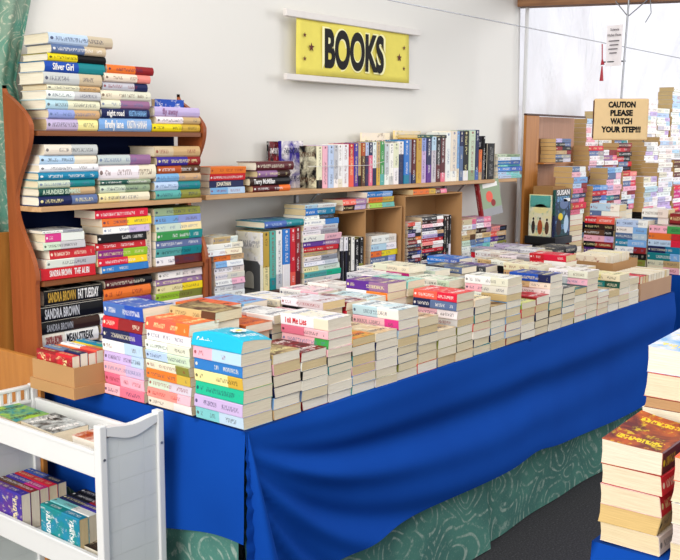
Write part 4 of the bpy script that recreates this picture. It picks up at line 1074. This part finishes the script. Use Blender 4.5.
for x in (5.2, 8.9):
    for y in (2.6, 3.3):
        m = MB(); m.cyl((x, y, 0), (x, y, TZ-.051), .018, 10); world_child(m, 'leg', M_METAL, st3)
GP = 'softcovers piled on the rear table'
PAGEF = ['dcbc84', 'd0ae78', 'e0c490', 'd6b47c']
BR = ['wht', 'wht', 'wht', 'pbl', 'lbl', 'pnk', 'ros', 'crs', 'red', 'slt', 'lav', 'nav', 'wht', 'mau', 'lgr', 'tea', 'dre']
HIDF = []
def pile(pa, pb, pyt, pyb, Y, where, first=None, pal=BR, kind='softcover', W=.125):
    x0, x1 = at(pa, pyt, 1, Y)[0], at(pb, pyt, 1, Y)[0]
    zt, zb = at(pa, pyt, 1, Y)[2], max(TZ, at(pa, pyb, 1, Y)[2])
    n = max(1, round((zt-zb)/.034)); its = (first or [])[:n]
    while len(its) < n: its.append('%s/%s:%.1f' % (random.choice(pal), random.choice(pal), random.uniform(8, 11)))
    stack(where, GP, 'front', its, .003, ((x0+x1)/2, Y, zb), kind=kind, W=W, L=x1-x0-.004, total=zt-zb, jit=.02, yjit=.008, small=True, page=random.choice(PAGEF),
          labelfn=lambda i, a, b: '%s softcover, %s from top in %s' % (cname(a, b), ordn(i) if i else 'first', where))
    if zb > TZ+.02:
        k = max(1, round((zb-TZ)/.034))
        for j in range(k): HIDF.append((x0+.01, x1-.01, Y+.01, Y+W-.01, TZ+j*(zb-TZ)/k, (zb-TZ)/k))
stack("the cabinet shelf's stack", GP, 'front', ['lav/slt:5', 'blk/slt:5', 'dre/blk:5', 'tan/dre:5', 'slt/gry:5', 'dgy/lgr:5'], .004, ((at(556, 150, 1, 2.765)[0]+at(571, 150, 1, 2.765)[0])/2, 2.766, z1s), kind='softcover', W=.11,
      L=at(571, 150, 1, 2.765)[0]-at(556, 150, 1, 2.765)[0], total=at(556, 138.5, 1, 2.765)[2]-z1s, jit=.01, small=True, page='dfbd80')
L1, L2, L3 = 2.60, 2.765, 2.93
WH = ['wht', 'wht', 'wht', 'wht', 'wht', 'lgr', 'ivo', 'pbl', 'lav']
for k, (a, b, yt, yb, pl_, fs) in enumerate([(573, 587, 167, 215, BR, ['slt/wht:9', 'pnk/wht:9']), (593, 607.5, 186, 222, BR, ['blu/lbl:9', 'red/crs:9', 'nav/den:9']), (608, 622, 168, 215, BR, ['lbl/pbl:9']), (622.6, 636, 172, 210, BR, ['red/sal:9', 'wht/pnk:9']),
                                     (644.5, 658, 177, 212, WH + ['ros'], None), (658.6, 673, 163, 212, WH, None), (674, 688, 186, 216, ['mag', 'crs', 'wht', 'ros', 'dre'], ['crs/dre:9', 'mag/wht:9'])]):
    pile(a, b, yt, yb, L1, "the rear table's %s front-row pile" % ordn(k), fs, pl_)
for k, (a, b, yt, yb, pl_, fs) in enumerate([(589.5, 604, 146, 192, BR, ['red/crs:9', 'slt/gry:9', 'wht/lgr:9', 'pnk/wht:9', 'lav/slt:9']), (604.6, 618, 150, 175, BR + ['wht'], None), (618.6, 632, 143, 176, ['dre', 'mar', 'wht', 'blk', 'red', 'slt'], ['mar/dre:9', 'red/dre:9', 'blk/dbr:9']),
                                     (645.5, 659, 142, 182, WH, None), (659.6, 673, 137, 168, WH, None), (674, 687, 160, 190, WH + ['mar'], ['mar/brn:9', 'brn/mar:9'])]):
    pile(a, b, yt, yb, L2, "the rear table's %s middle-row pile" % ordn(k), fs, pl_)
for k, (a, b, yt, yb, pl_, fs) in enumerate([(587.5, 600, 118.5, 152, WH + ['pnk', 'lav'], None), (601, 614, 111, 155, WH + ['pnk'], None), (615, 628, 122, 150, BR, None), (645, 657.5, 101, 147, WH + ['pnk'], None), (658, 670.5, 108, 143, WH, None), (673, 686, 87, 166, WH, None)]):
    pile(a, b, yt, yb, L3, "the rear table's %s back-row pile" % ordn(k), fs, pl_)
HID2 = HIDF

# ------------------------------------------------------------------ white plastic cart
random.seed(77)
KX0, KX1, KY0 = 1.345, 1.545, 1.848
KY1 = at(33, 387, 0, KX1)[1]
print('KY1', KY1)
ct = thing('plastic_cart', 'white plastic two tier cart of books beside the blue table', 'cart', ((KX0+KX1)/2, (KY0+KY1)/2, 0))
KZ = .752
def end_panel(y0, y1, gridded):
    KZ = .752 if gridded else .726
    for xa, xb in ((KX0, KX0+.021), (KX1-.02, KX1)):
        m = MB(); m.box(xa, xb, y0, y1, .055, KZ, .003, seg=2); world_child(m, 'corner_post', M_WHITE, ct)
    if gridded:
        m = MB(); m.box(KX0+.0215, KX1-.0205, y0+.008, y1-.006, .12, KZ-.035); world_child(m, 'end_panel', M_GRID, ct)
        N = 14; pts = []
        for i in range(N+1):
            u = i/N; pts.append((KX0+.0215+(KX1-KX0-.042)*u, KZ-.016+.012*math.sin(PI*u)*0+(.008*math.sin(PI*(u-.5)*1.0)**2)))
        low = [(x, z-.020-.012*math.sin(PI*(i/N))) for i, (x, z) in enumerate(pts)]
        m = MB(); m.prism(pts+low[::-1], 1, y0+.002, y1-.002); world_child(m, 'top_rail', M_WHITE, ct)
        for xx in (KX0+.011, KX1-.010):
            for zz in (KZ-.085,):
                m = MB(); m.cyl((xx, y0-.002, zz), (xx, y0+.002, zz), .0035, 10); world_child(m, 'screw', M_METAL, ct)
    else:
        for zz in (KZ-.012, KZ-.055):
            m = MB(); m.box(KX0+.0215, KX1-.0205, y0+.004, y1-.004, zz, zz+.010, .002); world_child(m, 'top_rail', M_WHITE, ct)
        for i in range(6):
            xx = KX0+.03+(KX1-KX0-.06)*i/5
            m = MB(); m.box(xx-.004, xx+.004, y0+.006, y1-.006, KZ-.0445, KZ-.0125); world_child(m, 'baluster', M_WHITE, ct)
        m = MB(); m.box(KX0+.0215, KX1-.0205, y0+.01, y1-.006, .12, KZ-.056); world_child(m, 'end_panel', M_GRID, ct)
end_panel(KY0, KY0+.026, True); end_panel(KY1-.026, KY1, False)
def ctray(z, h):
    ya, yb = KY0+.0265, KY1-.0265
    m = MB(); m.box(KX0+.004, KX1-.004, ya, yb, z-.006, z); world_child(m, 'tray_floor', M_WHITE, ct)
    for xa in (KX0+.001, KX1-.011):
        m = MB(); m.box(xa, xa+.010, ya, yb, z-.03, z+h, .003, seg=2); m.box(xa-.002, xa+.012, ya, yb, z+h-.008, z+h+.002, .002); world_child(m, 'tray_wall', M_WHITE, ct)
ctray(.648, .036); ctray(.375, .034)
m = MB(); m.box(KX0+.004, KX1-.004, KY0+.0265, KY1-.0265, .094, .10); world_child(m, 'tray_floor', M_WHITE, ct)
for xx in (KX0+.011, KX1-.011):
    for yy in (KY0+.013, KY1-.013):
        m = MB(); m.cyl((xx-.009, yy, .024), (xx+.009, yy, .024), .024, 16); m.cyl((xx, yy, .02), (xx, yy, .054), .006, 8); world_child(m, 'caster', M_BLACK, ct)
GC = 'paperbacks lying in the top tray of the white cart'
z0 = .6485
yA, yB = at(0, 418, 0, KX0+.02)[1], 0
book('paperback_book', 'yellow and green covered paperback lying in the cart top tray beside the rail posts', GC, 'pages_end', Vector((KX0+.13, KY1-.115, z0)), .165, .107, .034, 'lim', 'tea', 'blk', extra=rz_about(-.03), curl=.004)
book('paperback_book', 'black and white covered paperback lying across the middle of the cart top tray', GC, 'pages_end', Vector((KX0+.135, KY1-.285, z0)), .165, .107, .036, 'blk', 'lgr', 'wht', extra=rz_about(-.06))
book('paperback_book', 'ivory paperback lying in the cart top tray against the gridded end panel', GC, 'pages_end', Vector((KX0+.168, KY0+.12, z0)), .165, .107, .030, 'dor', 'ivo', 'dre', page='efe8dc', extra=rz_about(.03))
GD = 'paperbacks leaning spine up in the lower cart tray'
z0 = .3755
lean = Matrix.Rotation(-.33, 4, 'Y')
# far group and near group, spines up along the cart
ys = [KY1-.125, KY0+.205]
for (y, cs_, nm) in ((ys[0], ['pur/vio', 'brn/dre', 'vio/mag', 'red/crs'], 'far'), (ys[1], ['tea/tbl', 'aqu/wht', 'nav/vio', 'blk/dre', 'blk/dgy'], 'near')):
    for i, c in enumerate(cs_):
        a, b = c.split('/')
        book('paperback_book', '%s paperback leaning spine up, %s in the lower cart tray %s group' % (cname(a, b), ordn(i), nm), GD, 'spine_up', Vector((KX0+.016+i*.029, y, z0+.1058)), .172, .105, .0275, a, b, extra=Matrix.Rotation(0.0, 4, 'Y'))
book('paperback_book', 'blue paperback standing at the back of the lower cart tray', GD, 'spine_up', Vector((KX0+.016+4*.029, ys[0], z0+.1058)), .172, .105, .0275, 'roy', 'nav')
book('paperback_book', 'black covered paperback lying flat in the lower cart tray by the gridded end', GD, 'pages_end', Vector((KX0+.135, KY0+.085, z0)), .10, .107, .034, 'blk', 'dbr', 'bei')

# ------------------------------------------------------------------ table in front with blocky stacks
FT = .779
ft = thing('front_table', 'small table under a blue cloth carrying thick paperbacks beside the aisle', 'table', (1.8, .3, 0))
m = MB(); m.box(1.45, 2.5, -.1, .62, FT-.04, FT-.006, .003); world_child(m, 'table_top', M_PINE, ft)
for x in (1.52, 2.42):
    for y in (0, .55):
        m = MB(); m.cyl((x, y, 0), (x, y, FT-.041), .016, 10); world_child(m, 'leg', M_METAL, ft)
c3 = thing('tablecloth', 'blue cloth on the small table of thick paperbacks beside the aisle', 'tablecloth', (1.8, .3, FT))
m = MB(); m.grid(lambda u, v: (1.44+1.08*u, -.12+.75*v, FT-.002), 8, 8)
m.grid(lambda u, v: (1.44-.05*v-.012*math.sin(u*22)*v, -.12+.75*u, FT-.002-.6*v), 50, 14)
m.grid(lambda u, v: (1.44+1.08*u, .63+.03*v+.01*math.sin(u*22)*v, FT-.002-.6*v), 40, 12)
bmesh.ops.remove_doubles(m.bm, verts=m.bm.verts, dist=.0005)
world_child(m, 'cloth', M_BLUE, c3, smooth=True)
GT = 'thick paperbacks on the small aisle table'
def thick(xc, y0, y1, zs, items, where, pages):
    """spines face -Y; page ends face the camera"""
    z = FT
    n = len(items)
    for i in range(n-1, -1, -1):
        a, b, T, _ = cols(items[i]); T = T*.001
        ordw = 'on top of' if i == 0 else ORD[i]+' from top in'
        top = i == 0
        book('paperback_book', '%s thick paperback, %s %s' % (cname(a, b), ordw, where), GT, 'front', Vector((xc+.0875+random.uniform(-.004, .004), y0+random.uniform(-.003, .003), z)), .175, y1-y0, T-.0004, a, b, page=pages[i], ink='yel' if top else None, curl=(.012 if top else 0), skew=.0 if top else random.uniform(-.012, .012), extra=rz_about(random.uniform(-.02, .02)))
        z += T
    return z
thick(1.445, .520, .622, FT, ['mar/dor:39', 'red/dre:34', 'red/wht:35', 'tan/mus:33', 'ivo/crm:33'], "the aisle table's first stack", ['e6d8c2', 'e2d2b6', 'e2d0b2', 'd8b87c', 'e0cda8'])
thick(1.665, .536, .640, FT, ['lbl/wht:45', 'dre/red:45', 'brn/dre:20', 'wht/crm:44', 'tan/wht:34', 'ivo/wht:34', 'red/crm:34', 'tan/wht:34'], "the aisle table's tall stack", ['ece4d4', 'e2d2b6', 'b89068', 'e6dac4', 'e0cda8', 'e0cda8', 'e2d2b6', 'e2d2b6'])
thick(1.447, .395, .503, FT, ['cor/red:36', 'wht/crm:34', 'ivo/wht:34', 'crm/tan:33', 'tan/wht:30'], "the aisle table's nearly hidden stack", ['e6c8b0', 'e2d2b6', 'e0d4bc', 'ddd0c8', 'e0cda8'])
# one mass for the many hidden or tiny paperbacks under and between the rest
def mass(name, label, group, items):
    V, Fc, UV, MI, CA, PR = [], [], [], [], [], []
    for (xa, xb, ya, yb, z, t_) in items:
        c = lin(random.choice(PAGES)); k = lin(PAL[random.choice(['wht', 'crm', 'red', 'nav', 'lbl', 'tea', 'tan', 'blk'])][0])
        n = len(V); x0, x1, y0, y1, z0, z1 = xa, xb, ya, yb, z, z+t_-.0006
        for zz in (z0, z0+.001, z1-.001, z1):
            V += [(x0, y0, zz), (x1, y0, zz), (x1, y1, zz), (x0, y1, zz)]
        Fc.append((n+3, n+2, n+1, n)); MI.append(0)
        for l in range(3):
            for e in range(4):
                a, b = n+l*4+e, n+l*4+(e+1) % 4
                Fc.append((a, b, b+4, a+4)); MI.append(1 if l == 1 and e != 3 else 0)
        Fc.append((n+12, n+13, n+14, n+15)); MI.append(0)
        for q, f in enumerate(Fc[-14:]):
            m_ = MI[len(MI)-14+q]; CA.append(c if m_ else k); PR.append((.5, random.random(), 0, 0)); UV += [(0, 0), (1, 0), (1, 1), (0, 1)]
    me = mk_mesh(name, V, Fc, UV); me.materials.append(M_COVER); me.materials.append(M_PAGE); me.polygons.foreach_set('material_index', MI)
    for k_ in ('col_a', 'col_b', 'col_t'):
        a = me.attributes.new(k_, 'FLOAT_COLOR', 'FACE'); a.data.foreach_set('color', [x for c in CA for x in c])
    a = me.attributes.new('prm', 'FLOAT_COLOR', 'FACE'); a.data.foreach_set('color', [x for c in PR for x in c])
    o = link(bpy.data.objects.new(name, me)); tag(o, label, 'books', group, 'stuff')
mass('paperback_books', 'mass of paperbacks buried under the visible tops of the rear rows and piles', None, [(x+.003, x+.100, y-.08, y+.083, z, t_-.0003) for x, y, z, t_ in HID]+HIDF)
# ------------------------------------------------------------------ light
W = bpy.data.worlds.new('sky'); bpy.context.scene.world = W; W.use_nodes = True
nt = W.node_tree; bg = nt.nodes['Background']; bg.inputs[0].default_value = (.95, .97, 1, 1); bg.inputs[1].default_value = .55
def area(name, loc, target, size, sy, power, col=(1, 1, 1)):
    l = bpy.data.lights.new(name, 'AREA'); l.shape = 'RECTANGLE'; l.size = size; l.size_y = sy; l.energy = power; l.color = col
    o = bpy.data.objects.new(name, l); C.objects.link(o); o.location = loc
    o.rotation_euler = (Vector(target)-Vector(loc)).to_track_quat('-Z', 'Y').to_euler()
    return o
area('overhead_fill', (1.8, .4, 3.8), (2.6, 2.3, .9), 3.2, 2.0, 45, (1, .97, .92))  # soft fill lamp added overhead, out of view; not an actual roof opening
area('aisle_daylight', (-2.2, .9, 2.3), (2.4, 2.3, .95), 2.6, 2.2, 150, (1, .97, .93))
area('open_side_daylight', (9.4, -1.6, 2.8), (8.4, 3.4, 1.2), 3.0, 2.4, 195, (.98, .98, 1))
sc = bpy.context.scene
sc.view_settings.view_transform = 'Standard'; sc.view_settings.look = 'None'; sc.view_settings.gamma = 1; sc.view_settings.use_curve_mapping = False
sc.view_settings.exposure = 0.33
print('BOOKS', NB[0])
